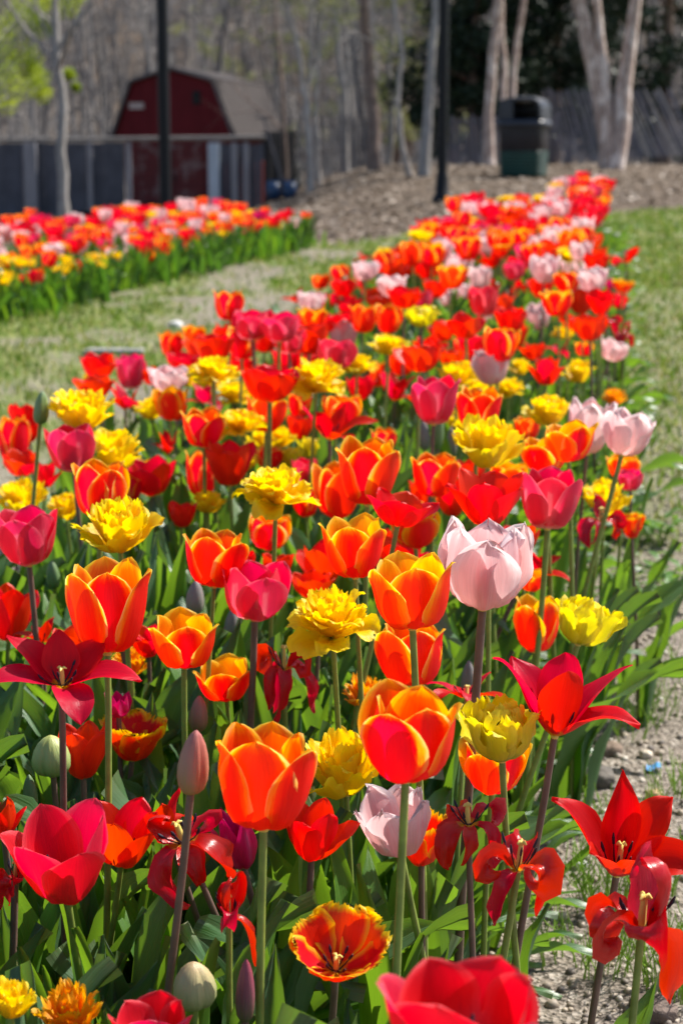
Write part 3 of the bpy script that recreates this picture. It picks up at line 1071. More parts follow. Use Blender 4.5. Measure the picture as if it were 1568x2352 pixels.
def auto_label(e):
    k = e['kind'][0]
    d = DESC[k]
    if k == 'B':
        d = {'grey': 'grey closed bud', 'green': 'green closed bud'}.get(e['opt'].get('bud', 'grey'), 'closed bud')
    best = sorted((n for n in NICKS if n is not e), key=lambda n: math.hypot((n['x'] - e['x']), (n['y'] - e['y']) * 1.2))[:9]
    for word in ('', 'smaller ', 'another '):
        for n in best:
            dx, dy = e['x'] - n['x'], e['y'] - n['y']
            a = math.degrees(math.atan2(-dy, dx)) % 360
            r = ('on the gravel side of', 'behind, toward the gravel, of', 'just behind', 'behind, toward the path, of', 'on the path side of', 'ahead, toward the path, of', 'just in front of', 'ahead, toward the gravel, of')[int(((a + 22.5) % 360) // 45)]
            t = f"{word}{d} {r} {n['nick']}"
            if t not in USED and len(t.split()) <= 16:
                USED.add(t)
                return t
    return f'{d} in the middle rows'


for e in ENTRIES:
    if not e['label']:
        e['label'] = auto_label(e)

rnd = random.Random(11)
STEM_OF = {}


def place_tulip(e, idx):
    kind = e['kind']; k = kind[0]; opt = e['opt']
    grow = {'Y': 1.14, 'G': 1.08, 'R': 1.06, 'D': 1.12, 'A': 1.1}.get(k, 1.03)
    e['w'] *= grow; e['h'] *= grow
    tx = float(opt.get('tx', rnd.uniform(-4, 4))); ty = float(opt.get('ty', rnd.uniform(-2, 5)))
    sp_ = rnd.random() * 6.28
    Rm = axis_matrix(tx, ty, float(opt.get('spin', sp_)))
    R3 = np.array(Rm.to_3x3())
    d = FPX * SIZE[k] * (float(opt.get('fat', 1)) if k == 'B' else 1) / e['w']
    lo, hi = (.30, .50) if k in 'BNA' else (.33, .50) if k == 'D' else (.33, .50)
    p = at_depth(e['x'], e['y'], d)
    hgt = p.z - float(ground_z(p.x, p.y))
    if hgt < lo:
        p, d = on_ground(e['x'], e['y'], lo)
    elif hgt > hi:
        p, d = on_ground(e['x'], e['y'], hi)
    hero = e['w'] >= 88 or (k == 'B' and e['w'] > 30)
    if k == 'B':
        mb = bud_mb(idx, float(opt.get('fat', 1.0)))
        allv = mb.verts()
        mesh = mb.mesh('bud', [BUDM[opt.get('bud', 'grey')]])
        pm, sm = [], []
    else:
        seed = idx if hero or e['w'] > 70 else idx % 4
        res = bloom_meshes(kind, seed, hero)
        allv, mesh, pm, sm = res[:4]
    s, sz, C = fit(allv, R3, e['x'], e['y'], e['w'], e['h'], p, (.6, 1.9) if k == 'B' else (.72, 1.4))
    M = Matrix.Translation(Vector(C)) @ Rm @ Matrix.Diagonal((s, s, s * sz, 1))
    ax = (Rm.to_3x3() @ Vector((0, 0, 1)))
    hh = C[2] - float(ground_z(C[0], C[1]))
    gx, gy = C[0] - ax.x * hh * .8 + rnd.uniform(-.012, .012), C[1] - ax.y * hh * .5 + rnd.uniform(-.01, .01)
    gz = float(ground_z(gx, gy))
    root = empty('tulip_bud' if k == 'B' else 'tulip', (gx, gy, gz), e['label'], 'tulip bud' if k == 'B' else 'tulip', GROUPS[k])
    inv = Matrix.Translation((-gx, -gy, -gz))
    b = link('bud' if k == 'B' else 'bloom', mesh, root, inv @ M)
    for m in pm:
        link('petal', m, b)
    for m in sm:
        link('stamen', m, b)
    st = MB()
    top = Vector(C) - Vector((gx, gy, gz)) + ax * .002
    pts = stem_points((0, 0, -.02), top, ax)
    r = .0028 + .0007 * rnd.random() if k != 'B' else .0026
    r *= min(1.15, max(.8, s / .07)) if k != 'B' else 1
    st.tube(pts, np.linspace(r * 1.2, r, len(pts)), 9 if hero else 6)
    st.build('stem', STEMP if rnd.random() < STEMKIND[k] else STEMG, root)
    edge = C[0] - float(bed_right(C[1])) + .12
    LEAFJOBS.append((root, rnd, 1 if edge > .12 and C[1] < 2 else 3 if hero else 2, .30 if C[1] < 4 else .26, .62 if edge > .12 and C[1] < 2 else 1.0 if k != 'B' else .85, 0.0 if edge > .12 else None))
    if e['w'] > 40:
        X, Y, D = project(np.array(C)[None])
        BLOOMS.append((e['x'] - e['w'] * .40, e['x'] + e['w'] * .40, e['y'] - e['h'] * .45, e['y'] + e['h'] * .38, D[0] - .012))
    return Vector((gx, gy, gz))


LEAFJOBS = []
for i, e in enumerate(ENTRIES):
    place_tulip(e, i)
for job in LEAFJOBS:
    add_leaves(*job)

# ------------------------------------------------------------------ rows too far off to single out one by one
cands = []
pts = []
tries = 0
while len(pts) < 150 and tries < 20000:
    tries += 1
    y = 5.6 + (11.6 - 5.6) * rnd.random()
    x = rnd.uniform(float(bed_left(y)) + .02, float(bed_right(y)) - .02)
    if y > bed_end(x) or any((x - a) ** 2 + (y - b) ** 2 < .0095 for a, b in pts):
        continue
    pts.append((x, y))
    k = rnd.choices('RFEPOYSN', [28, 32, 12, 13, 9, 9, 5, 3])[0]
    cands.append((x, y, rnd.uniform(.36, .46), k, 'main'))
for x, y, k in ((.7, 7.0, 'P'), (.6, 7.6, 'P'), (.95, 8.3, 'P'), (1.25, 9.6, 'Y'), (1.1, 8.2, 'Y'), (1.45, 11.2, 'R'), (1.2, 10.1, 'P'), (.5, 7.2, 'Y')):
    cands.append((x, y, .44, k, 'main'))


def lower_bed(t, s):
    fx, fy = -1.72 + t * 1.55, 6.3 + t * 5.5
    ox, oy = -.45 - .25 * t, 2.3 - 1.5 * t
    return fx + ox * s, fy + oy * s


pts = []
tries = 0
while len(pts) < 230 and tries < 30000:
    tries += 1
    t, s = rnd.random(), .03 + .97 * rnd.random() ** 1.15
    x, y = lower_bed(t, s)
    if any((x - a) ** 2 + (y - b) ** 2 < .0085 for a, b in pts) or abs(x) > .2 * y + .12:
        continue
    pts.append((x, y))
    if s < .34 and t < .45:
        k = rnd.choices('YRFP', [52, 20, 20, 4])[0]
    else:
        k = rnd.choices('RFEPOCYM', [22, 32, 16, 14, 8, 5, 9, 1])[0]
    cands.append((x, y, .155 + .10 * s + rnd.uniform(-.035, .04), k, 'lower'))

NV = 4
n_tulips = sum(1 for e in ENTRIES if e['kind'][0] != 'B')
cands.sort(key=lambda c: -SIZE[c[3]] / c[1])
n_single = max(0, 296 - n_tulips)
FARDESC = {'main': 'small blurred {} in the farthest rows of the main bed', 'lower': 'small blurred {} in the other bed beyond the grass path'}
FARGRP = {'main': '{}s in the farthest rows of the main bed', 'lower': '{}s in the other bed beyond the grass path'}
FARD = dict(DESC, F='orange red tulip', E='golden orange tulip')
mass = MB()
mass_kinds = list('RFEPOCYSNM')
mass_mats = [PM[k] for k in mass_kinds] + [STAMEN, STEMG, LEAFM]
for i, (x, y, h, k, zone) in enumerate(cands):
    kind = k + ('b' if k == 'Y' and rnd.random() < .6 else 'o' if k == 'R' and rnd.random() < .5 else '')
    res = bloom_meshes(kind, 9000 + rnd.randrange(NV), False)
    s = SIZE[k] * rnd.uniform(.86, 1.12) / (1.55 if k in 'YSN' else .95)
    Rm = axis_matrix(rnd.uniform(-9, 9), rnd.uniform(-4, 12), rnd.random() * 6.28)
    gz = float(ground_z(x, y))
    hb = h - s * .5
    ax = Rm.to_3x3() @ Vector((0, 0, 1))
    sp = stem_points((0, 0, -.01), (ax.x * .05, ax.y * .05, hb), ax, 5)
    M = Matrix.Translation((ax.x * .05, ax.y * .05, hb)) @ Rm @ Matrix.Diagonal((s, s, s, 1))
    if i < n_single:
        d = FARD[k]
        root = empty('tulip', (x, y, gz), FARDESC[zone].format(d), 'tulip', FARGRP[zone].format(d))
        link('bloom', res[1], root, M)
        st = MB(); st.tube(sp, [.0036] * 5, 5)
        st.build('stem', STEMG, root)
        add_leaves(root, rnd, 1, .24 if zone == 'main' else .2)
    else:
        src = res[4]
        A = np.array(M)
        V = src.verts() @ A[:3, :3].T + A[:3, 3] + np.array([x, y, gz])
        off = mass.n
        for F, mi in src.f:
            mass.f.append((F + off, np.where(mi == 0, mass_kinds.index(k), len(mass_kinds))))
        mass.v.append(V); mass.uv.append(np.vstack(src.uv)); mass.n += len(V)
        mass.tube(sp + np.array([x, y, gz]), [.0036] * 5, 4, len(mass_kinds) + 1)
tag(mass.build('distant_tulips', mass_mats), 'mass of blurred red, orange, pink and yellow tulips beyond the nearest rows', 'tulips', None, 'stuff')


# ------------------------------------------------------------------ leaves that fill the beds
def leaf_mass(name, spots, mats, label):
    b = MB()
    for (x, y, L, az, v) in spots:
        src = LEAFV[v][0]
        V = src.verts() * L @ rotz(az).T + np.array([x, y, float(ground_z(x, y)) - .01])
        if y < 4.5 and hides_bloom(V):
            V = (V - [x, y, 0]) * [.75, .75, .66] + [x, y, 0]
            if hides_bloom(V):
                continue
        b.add(V, src.f[0][0], src.uv[0], 0 if v % 3 else 1)
    return tag(b.build(name, mats), label, 'leaves', None, 'stuff')


spots = []
for i in range(5000):
    y = .95 + 10.6 * rnd.random() ** 1.5
    x = rnd.uniform(float(bed_left(y)) - .10, float(bed_right(y)) + .02)
    if y > bed_end(x) or y < 1.0 and x > .1:
        continue
    out = x > float(bed_right(y)) - .12
    az = rnd.uniform(-.8, .8) if out and rnd.random() < .7 else rnd.random() * 6.283
    v = rnd.choice((2, 4, 6, 8, 0)) if out else rnd.choice((0, 1, 3, 5, 7, 1, 3, 5, 7, 2, 4, 6))
    spots.append((x, y, rnd.uniform(.25, .40) * (.66 if out else 1.0) * (.75 if out and y < 2.8 else 1), az, v))
for i in range(650):     # the thick near end of the bed
    y = 1.02 + 1.5 * rnd.random()
    x = rnd.uniform(float(bed_left(y)) + .05, float(bed_right(y)) + .01)
    spots.append((x, y, rnd.uniform(.22, .33), rnd.random() * 6.283, rnd.choice((0, 1, 3, 5, 7, 1, 3, 2))))
for i in range(16):      # long leaves sprawling over the gravel edge
    y = 2.1 + 4.2 * rnd.random()
    spots.append((float(bed_right(y)) - .05 + rnd.uniform(-.05, .03), y, rnd.uniform(.2, .31), rnd.uniform(-.7, .6), rnd.choice((2, 4, 6, 8))))
leaf_mass('tulip_foliage', spots, [LEAFM, LEAFM2], 'dense upright grey green tulip leaves filling the main bed')
spots = []
for i in range(1500):
    t, s = rnd.random(), rnd.random() ** 1.7
    x, y = lower_bed(t, s)
    if abs(x) > .2 * y + .25:
        continue
    spots.append((x, y, rnd.uniform(.15, .24), rnd.random() * 6.283, rnd.choice((0, 1, 3, 5, 7))))
for i in range(380):
    x, y = lower_bed(rnd.random(), 1)
    t = rnd.random()
    x, y = lower_bed(t, rnd.uniform(-.03, .06))
    spots.append((x + rnd.gauss(0, .05), y + rnd.gauss(0, .12), rnd.uniform(.08, .23), rnd.uniform(-2.6, 0.4), rnd.choice((0, 1, 2, 3, 5, 7, 4))))
LEAFD = leaf_mat('lower bed leaf', (0.035, 0.105, 0.025), (0.075, 0.17, 0.04), (0.14, 0.34, 0.02), 0.35)
leaf_mass('lower_bed_foliage', spots, [LEAFD, LEAFM2], 'bushy green tulip leaves filling the other bed beyond the path')


# ------------------------------------------------------------------ ground
def hill(y):
    return 15.0 * sstep(62, 135, y)


def axis_pts(a, b, n, p):
    t = np.linspace(0, 1, n)
    return a + (b - a) * t ** p


ys = np.concatenate([[-60, -20, -6, -2, 0], np.arange(.5, 6, .05), np.arange(6, 28, .14), axis_pts(28, 320, 60, 1.8)])
xs = np.concatenate([-axis_pts(1.2, 200, 46, 2.6)[::-1], np.arange(-1.15, 1.2, .05), axis_pts(1.2, 200, 46, 2.6)])
GX, GY = np.meshgrid(xs, ys)
GZ = ground_z(GX, GY) + hill(GY)
near = sstep(30, 12, GY)
GZ = GZ + near * (.018 * (hnoise(GX * 2.3, GY * 2.3, 3) - .5) + .010 * (hnoise(GX * 9, GY * 9, 4) - .5))


def in_main(x, y, pad=0.0):
    return sstep(-.05, .04, x - bed_left(y) + .06 + pad) * sstep(-.05, .04, bed_right(y) - x + pad) * (y < bed_end(x) + .3)


def lawn_w(x, y):
    edge = 12.0 + 1.25 * np.maximum(x, 0) + .5 * (hnoise(x * 1.7, y * 1.7, 8) - .5)
    w = sstep(3.4, 5.6, y + 1.2 * (hnoise(x * 3, y * 2, 5) - .5)) * sstep(.25, -.25, y - edge)
    n = .62 * hnoise(x * 2.1, y * 1.3, 6) + .38 * hnoise(x * 6.1, y * 4.3, 7)
    patch = .14 + .86 * sstep(.30, .55, n + .10 * sstep(6, 12, y) * (x > .6))
    right = sstep(-.3, .1, x - bed_right(y))
    return w * np.maximum(patch, right * .55) * (1 - in_main(x, y)), edge


LW, LE = lawn_w(GX, GY)
MW = sstep(-.15, .35, GY - LE)
SW = in_main(GX, GY)
g = MB()
gP = np.stack([GX, GY, GZ], -1)
g.grid(gP, np.stack([GX, GY], -1))


def ground_material():
    t = NT('ground')
    geo = t.n('ShaderNodeNewGeometry')
    pos = geo.outputs['Position']
    def att(nm):
        a = t.n('ShaderNodeAttribute'); a.attribute_name = nm
        return a.outputs['Fac']
    vor = t.n('ShaderNodeTexVoronoi'); vor.inputs['Scale'].default_value = 150; t.l(pos, vor.inputs['Vector'])
    vsep = t.n('ShaderNodeSeparateXYZ'); t.l(vor.outputs['Color'], vsep.inputs[0])
    fine = t.noise(pos, 60, 6, .7)
    mid = t.noise(pos, 7, 4, .6)
    gcol = t.ramp(vsep.outputs[0], [(0, (.13, .11, .09)), (.45, (.27, .23, .185)), (.8, (.37, .32, .265)), (1, (.55, .50, .43))])
    gcol = t.mix(t.math('MULTIPLY', fine, .75), gcol, (.24, .20, .165))
    gcol = t.mix(t.ramp(mid, [(.42, 0.0), (.68, .55)]), gcol, (.19, .155, .125))
    soil = t.ramp(fine, [(.3, (.035, .028, .022)), (.75, (.13, .10, .08))])
    col = t.mix(att('soil'), gcol, soil)
    lawn = t.ramp(t.noise(pos, 26, 4, .65), [(.33, (.10, .17, .022)), (.53, (.20, .245, .055)), (.74, (.38, .34, .19))])
    lf = t.math('MULTIPLY', att('lawn'), t.math('MULTIPLY_ADD', fine, .7, .55), clamp=True)
    col = t.mix(lf, col, lawn)
    v2 = t.n('ShaderNodeTexVoronoi'); v2.inputs['Scale'].default_value = 24; t.l(pos, v2.inputs['Vector'])
    v2s = t.n('ShaderNodeSeparateXYZ'); t.l(v2.outputs['Color'], v2s.inputs[0])
    mul = t.ramp(v2s.outputs[0], [(0, (.042, .030, .021)), (.5, (.110, .078, .052)), (.85, (.19, .138, .095)), (1, (.32, .255, .20))])
    col = t.mix(att('mulch'), col, mul)
    t.l(col, t.b.inputs['Base Color'])
    t.b.inputs['Roughness'].default_value = .9
    t.b.inputs['Specular IOR Level'].default_value = .2
    h = t.math('ADD', t.math('MULTIPLY', vor.outputs['Distance'], 1.0), t.math('MULTIPLY', fine, 1.0))
    t.bump(h, .7, .01)
    return t.m


go = g.build('ground', ground_material())
tag(go, 'ground of gravel, thin grass and wood mulch', 'ground', None, 'structure')
for nm, arr in (('lawn', LW), ('mulch', MW), ('soil', SW)):
    a = go.data.attributes.new(nm, 'FLOAT', 'POINT')
    a.data.foreach_set('value', arr.reshape(-1).astype(np.float32))


def gz_at(x, y):
    x = np.asarray(x, float); y = np.asarray(y, float)
    nr = sstep(30, 12, y)
    return ground_z(x, y) + hill(y) + nr * (.018 * (hnoise(x * 2.3, y * 2.3, 3) - .5) + .010 * (hnoise(x * 9, y * 9, 4) - .5))


def rand_mat(name, stops, rough=.7, spec=.3, transl=0.0):
    """colour picked per piece through the u coordinate"""
    t = NT(name)
    uv = t.n('ShaderNodeUVMap'); uv.uv_map = 'UVMap'
    sep = t.n('ShaderNodeSeparateXYZ'); t.l(uv.outputs[0], sep.inputs[0])
    col = t.ramp(sep.outputs[0], stops)
    geo = t.n('ShaderNodeNewGeometry')
    nz = t.noise(geo.outputs['Position'], 90, 3)
    hs = t.n('ShaderNodeHueSaturation'); t.l(col, hs.inputs['Color']); t.l(t.math('MULTIPLY_ADD', nz, .6, .7), hs.inputs['Value'])
    t.l(hs.outputs[0], t.b.inputs['Base Color'])
    t.b.inputs['Roughness'].default_value = rough
    t.b.inputs['Specular IOR Level'].default_value = spec
    if transl:
        tr = t.n('ShaderNodeBsdfTranslucent'); t.l(hs.outputs[0], tr.inputs['Color'])
        mx = t.n('ShaderNodeMixShader'); mx.inputs[0].default_value = transl
        t.l(t.b.outputs[0], mx.inputs[1]); t.l(tr.outputs[0], mx.inputs[2]); t.l(mx.outputs[0], t.out.inputs['Surface'])
    return t.m


ph = (1 + 5 ** .5) / 2
ICO = np.array([(-1, ph, 0), (1, ph, 0), (-1, -ph, 0), (1, -ph, 0), (0, -1, ph), (0, 1, ph), (0, -1, -ph), (0, 1, -ph), (ph, 0, -1), (ph, 0, 1), (-ph, 0, -1), (-ph, 0, 1)]) / 1.9
ICF = np.array([(0, 11, 5), (0, 5, 1), (0, 1, 7), (0, 7, 10), (0, 10, 11), (1, 5, 9), (5, 11, 4), (11, 10, 2), (10, 7, 6), (7, 1, 8), (3, 9, 4), (3, 4, 2), (3, 2, 6), (3, 6, 8), (3, 8, 9), (4, 9, 5), (2, 4, 11), (6, 2, 10), (8, 6, 7), (9, 8, 1)])
G = np.random.default_rng(21)
n = 15000
y = 1.1 + 5.4 * G.random(n) ** 1.6
x = bed_right(y) - .16 + (0.19 * y + .12 - bed_right(y) + .16) * G.random(n)
r = .0013 + .0056 * G.random(n) ** 3.6
S3 = r[:, None] * (.7 + .6 * G.random((n, 3))); S3[:, 2] *= .75
jit = 1 + .3 * (G.random((n, 12, 3)) - .5)
a = G.random(n) * 6.283
base = ICO[None] * jit * S3[:, None, :]
V = np.stack([base[..., 0] * np.cos(a)[:, None] - base[..., 1] * np.sin(a)[:, None], base[..., 0] * np.sin(a)[:, None] + base[..., 1] * np.cos(a)[:, None], base[..., 2]], -1)
V += np.stack([x, y, gz_at(x, y) + r * .25], -1)[:, None, :]
F = (ICF[None] + (np.arange(n) * 12)[:, None, None]).reshape(-1, 3)
pb = MB(); pb.add(V.reshape(-1, 3), F, np.repeat(np.stack([G.random(n), G.random(n)], -1), 12, 0))
PEB = rand_mat('pebble', [(0, (.13, .11, .10)), (.35, (.28, .23, .18)), (.65, (.42, .34, .25)), (.85, (.46, .38, .30)), (1, (.66, .60, .52))], .6, .35)
tag(pb.build('gravel', PEB), 'fine pale pebbles strewn beside the bed', 'gravel', None, 'stuff')


def blades(name, x, y, hgt, wid, lean, mat, label):
    n = len(x)
    z = gz_at(x, y)
    a = G.random(n) * 6.283
    b = G.random(n) * 6.283
    ln = lean * (.3 + G.random(n))
    P = np.zeros((n, 6, 3))
    for k, (t, w) in enumerate(((0, 1), (.55, .8), (1, .08))):
        cx = x + np.cos(b) * ln * hgt * t ** 1.8
        cy = y + np.sin(b) * ln * hgt * t ** 1.8
        cz = z - .003 + hgt * t * (1 - .25 * ln * t)
        for q, sg in ((0, -1), (1, 1)):
            P[:, k * 2 + q] = np.stack([cx + sg * np.cos(a) * wid * w, cy + sg * np.sin(a) * wid * w, cz], -1)
    F = np.array([[0, 1, 3, 2], [2, 3, 5, 4]])
    F = (F[None] + (np.arange(n) * 6)[:, None, None]).reshape(-1, 4)
    uv = np.repeat(np.stack([G.random(n), np.zeros(n)], -1), 6, 0)
    m = MB(); m.add(P.reshape(-1, 3), F, uv)
    return tag(m.build(name, mat), label, 'grass', None, 'stuff')


GRASSM = rand_mat('grass blade', [(0, (.08, .18, .012)), (.45, (.17, .28, .024)), (.75, (.29, .33, .06)), (1, (.48, .42, .21))], .5, .3, .35)
n = 90000
y = 3.6 + 12.5 * G.random(n) ** 1.1
x = (G.random(n) * 2 - 1) * (.2 * y + .3)
lw, _ = lawn_w(x, y)
keep = (G.random(n) < lw * np.where(x < bed_left(y), .72, 1.1)) & (in_main(x, y, -.02) < .3)
ft = np.clip((y - 6.3) / 5.5, 0, 1)
keep &= ~((y > 6.3) & (x < -1.72 + ft * 1.55 - .02) & (y < 12.2))
x, y = x[keep], y[keep]
blades('grass', x, y, (.018 + .028 * G.random(len(x))) * (.8 + .5 * hnoise(x * 3, y * 3, 9)), .0016 + .0004 * y, .8, GRASSM, 'thin patchy lawn grass around the flower beds')

n = 9000
y = 12 + 15 * G.random(n)
x = -.25 * y * .4 + (G.random(n)) * (.3 * y)
_, e = lawn_w(x, y)
k = y > e + .1 * G.random(n)
x, y = x[k], y[k]
n = len(x)
sz = .008 + .028 * G.random(n) ** 2
a = G.random(n) * 6.283
tl = (G.random((n, 2)) - .5) * 1.2
q = np.array([(-1, -.4), (1, -.4), (.9, .4), (-.9, .4)])
P = np.zeros((n, 4, 3))
for i, (u, v) in enumerate(q):
    ux, uy = u * np.cos(a) - v * np.sin(a), u * np.sin(a) + v * np.cos(a)
    P[:, i] = np.stack([x + ux * sz, y + uy * sz, gz_at(x, y) + .006 + sz * .35 + (tl[:, 0] * ux + tl[:, 1] * uy) * sz], -1)
mb = MB(); mb.add(P.reshape(-1, 3), np.arange(n * 4).reshape(-1, 4), np.repeat(np.stack([G.random(n), G.random(n)], -1), 4, 0))
tag(mb.build('mulch_chips', rand_mat('wood chip', [(0, (.06, .045, .03)), (.4, (.15, .11, .08)), (.8, (.28, .22, .17)), (1, (.48, .41, .34))]), smooth=False), 'scattered wood chips and dry leaves on the mulch', 'mulch', None, 'stuff')

# ------------------------------------------------------------------ small things on the ground
STONE = simple_mat('stone', (.27, .26, .25), .8, .3, .3, 30, bump=.4)


def rock(px, py, wpx, squash, col, label, name='stone', cat='stone', seed=1, sub=3):
    p, d = on_ground(px, py, 0)
    w = wpx * d / FPX / 2
    m = MB()
    th = np.linspace(0, math.pi, 13); ph_ = np.linspace(0, 2 * math.pi, 21)
    T, Ph = np.meshgrid(th, ph_, indexing='ij')
    X, Y, Z = np.sin(T) * np.cos(Ph), np.sin(T) * np.sin(Ph), np.cos(T)
    nn = .75 + .35 * hnoise(X * 1.6 + seed * 3 + 5, Y * 1.6 + Z * 1.9 + 9, seed) + .18 * hnoise(X * 4 + Z * 3 + 20, Y * 4 + 20, seed + 1)
    nn[:, -1] = nn[:, 0]
    k = np.sign(X) * np.abs(X) ** .8, np.sign(Y) * np.abs(Y) ** .8, np.sign(Z) * np.abs(Z) ** .7
    m.grid(np.stack([k[0] * nn * w, k[1] * nn * w, k[2] * nn * w * squash], -1))
    o = m.build(name, simple_mat('rock ' + name, col, .85, .25, .35, 60, bump=.5))
    o.location = (p.x, p.y, float(gz_at(p.x, p.y)) + w * squash * .45)
    return tag(o, label, cat)


rock(1400, 1740, 58, .6, (.20, .145, .11), 'reddish brown stone on the gravel under the shiny red tulip', seed=2)
rock(1372, 1812, 80, .55, (.13, .115, .10), 'dark crumbly clod of earth at the bed edge', 'clod', 'clod', seed=5)
rock(1482, 1752, 30, .7, (.55, .47, .38), 'pale round pebble beside the reddish brown stone', seed=7)
rock(1330, 2008, 36, .6, (.58, .57, .54), 'small white stone below the curled tulip leaf', seed=9)
rock(1410, 1600, 34, .7, (.5, .40, .29), 'tan pebble on the gravel near the long leaves', seed=11)
rock(1500, 1848, 40, .7, (.50, .36, .2), 'yellowish pebble just above the crimson star tulip', seed=12)
rock(404, 752, 34, .7, (.7, .69, .68), 'white stone on the grass path', seed=13)
rock(1500, 2345, 110, .5, (.16, .12, .10), 'dark brown stone at the bottom gravel corner', seed=15)
pz, dz = on_ground(1500, 1784, 0)
m = MB()
wv = np.stack(np.meshgrid(np.linspace(-1, 1, 6), np.linspace(-1, 1, 5)), -1)
wP = np.stack([wv[..., 0] * .010 + .002 * wv[..., 1], wv[..., 1] * .011, .004 + .003 * np.sin(wv[..., 0] * 3) + .002 * wv[..., 1] ** 2], -1)
m.grid(wP)
o = m.build('plastic_scrap', simple_mat('blue plastic', (.08, .30, .62), .3, .5, .1))
o.location = (pz.x, pz.y, float(gz_at(pz.x, pz.y)) + .001)
tag(o, 'tiny blue plastic scrap on the gravel', 'scrap')
ps, ds = on_ground(262, 817, 0)
m = MB()
m.box((0, 0, 0), (136 * ds / FPX, .09, .03))
o = m.build('stone_slab', STONE, smooth=False)
bv = o.modifiers.new('edge', 'BEVEL'); bv.width = .006; bv.segments = 2
o.location = (ps.x, ps.y + .02, float(gz_at(ps.x, ps.y)) + .008)
tag(o, 'flat grey stone slab at the edge of the path behind the red tulips', 'slab')

WEEDM = simple_mat('weed green', (.22, .38, .03), .5, .4, .35, 25)


def weed(px, py, n, hgt, spread, label, leafy=False, seed=0):
    p, d = on_ground(px, py, 0)
    gz = float(gz_at(p.x, p.y))
    root = empty('weed_plant', (p.x, p.y, gz), label, 'weed', 'small weeds on the gravel')
    r = random.Random(seed)
    m = MB(); lf = MB()
    for i in range(n):
        a = r.random() * 6.283
        e = spread * r.random() ** .7
        bx, by = math.cos(a) * e, math.sin(a) * e
        l = hgt * r.uniform(.5, 1.1)
        da = a + r.uniform(-.8, .8)
        ln = r.uniform(.2, 1.0)
        pts_ = [(bx + math.cos(da) * l * ln * .5 * t ** 1.6, by + math.sin(da) * l * ln * .5 * t ** 1.6, l * t * (1 - .25 * ln * t)) for t in np.linspace(0, 1, 7)]
        m.tube(pts_, np.linspace(.00085, .00045, 7), 5)
        if leafy:
            for t in (.4, .6, .8, 1):
                q = pts_[int(t * 6)]
                P, UV = blade(.035, [(0, 40), (1, -10)], .26, WP_POINT, .5, r.random() * 6.28, nv=4, nu=3)
                lf.grid(P + np.array(q), UV)
        else:
            for t in range(1, 7):
                if r.random() < .6:
                    q = np.array(pts_[t]); b_ = r.random() * 6.28
                    m.tube([q, q + np.array([math.cos(b_) * .008, math.sin(b_) * .008, .012]), q + np.array([math.cos(b_) * .012, math.sin(b_) * .012, .026])], [.0006, .0006, .0003], 4)
    m.build('stem', WEEDM, root)
    if leafy:
        lf.build('leaf', LEAFM2, root)


weed(1390, 2110, 42, .095, .045, 'thick tuft of wiry horsetail weed below the white stone', seed=1)
weed(1545, 2290, 46, .085, .04, 'wiry horsetail weed at the bottom gravel corner', seed=2)
weed(1470, 2080, 34, .09, .04, 'wiry horsetail weed behind the stem of the crimson star tulip', seed=6)
weed(1530, 1400, 26, .09, .09, 'bright leafy weed where the gravel meets the lawn', True, 3)
weed(1500, 1650, 16, .06, .04, 'sparse wiry weed above the reddish brown stone', seed=4)
weed(1450, 1700, 12, .05, .04, 'tiny wiry weed close to the pale round pebble', seed=5)
weed(1545, 1850, 12, .05, .03, 'tiny wiry weed at the picture edge by the yellowish pebble', seed=8)

weed(1480, 1240, 18, .08, .07, 'leafy weed on the gravel beyond the withered maroon tulip', True, 10)
weed(1420, 1930, 20, .06, .05, 'low wiry weed left of the crimson star tulip stem', seed=11)
weed(1330, 2240, 26, .07, .05, 'wiry weed between the curled leaf and the bottom edge', seed=12)
weed(1555, 1560, 14, .05, .05, 'thin wiry weed at the picture edge level with the shiny red tulip', seed=13)

# ------------------------------------------------------------------ barn, fences, posts, bin
def brd(name, col, var=.3, sx=60, sy=2.0, rough=.8, axis=0):
    """weathered painted boards: streaks along the grain"""
    t = NT(name)
    tc = t.n('ShaderNodeTexCoord')
    mp = t.n('ShaderNodeMapping'); mp.inputs['Scale'].default_value = (sx, sx, sy)
    t.l(tc.outputs['Object'], mp.inputs[0])
    nz = t.noise(mp.outputs[0], 1, 5, .65)
    c = t.ramp(nz, [(.25, tuple(q * (1 - var) for q in col)), (.75, tuple(min(1, q * (1 + var)) for q in col))])
    t.l(c, t.b.inputs['Base Color'])
    t.b.inputs['Roughness'].default_value = rough
    t.b.inputs['Specular IOR Level'].default_value = .25
    t.bump(nz, .3, .01)
    return t.m


def worn_red():
    t = NT('worn red paint')
    tc = t.n('ShaderNodeTexCoord')
    nz = t.noise(tc.outputs['Object'], 2.6, 5, .6)
    f = t.noise(tc.outputs['Object'], 18, 4, .6)
    red = t.ramp(f, [(.3, (.09, .007, .010)), (.7, (.15, .012, .015))])
    c = t.mix(t.ramp(nz, [(.52, 0.0), (.60, .8)]), red, (.22, .14, .14))
    t.l(c, t.b.inputs['Base Color'])
    t.b.inputs['Roughness'].default_value = .75
    return t.m


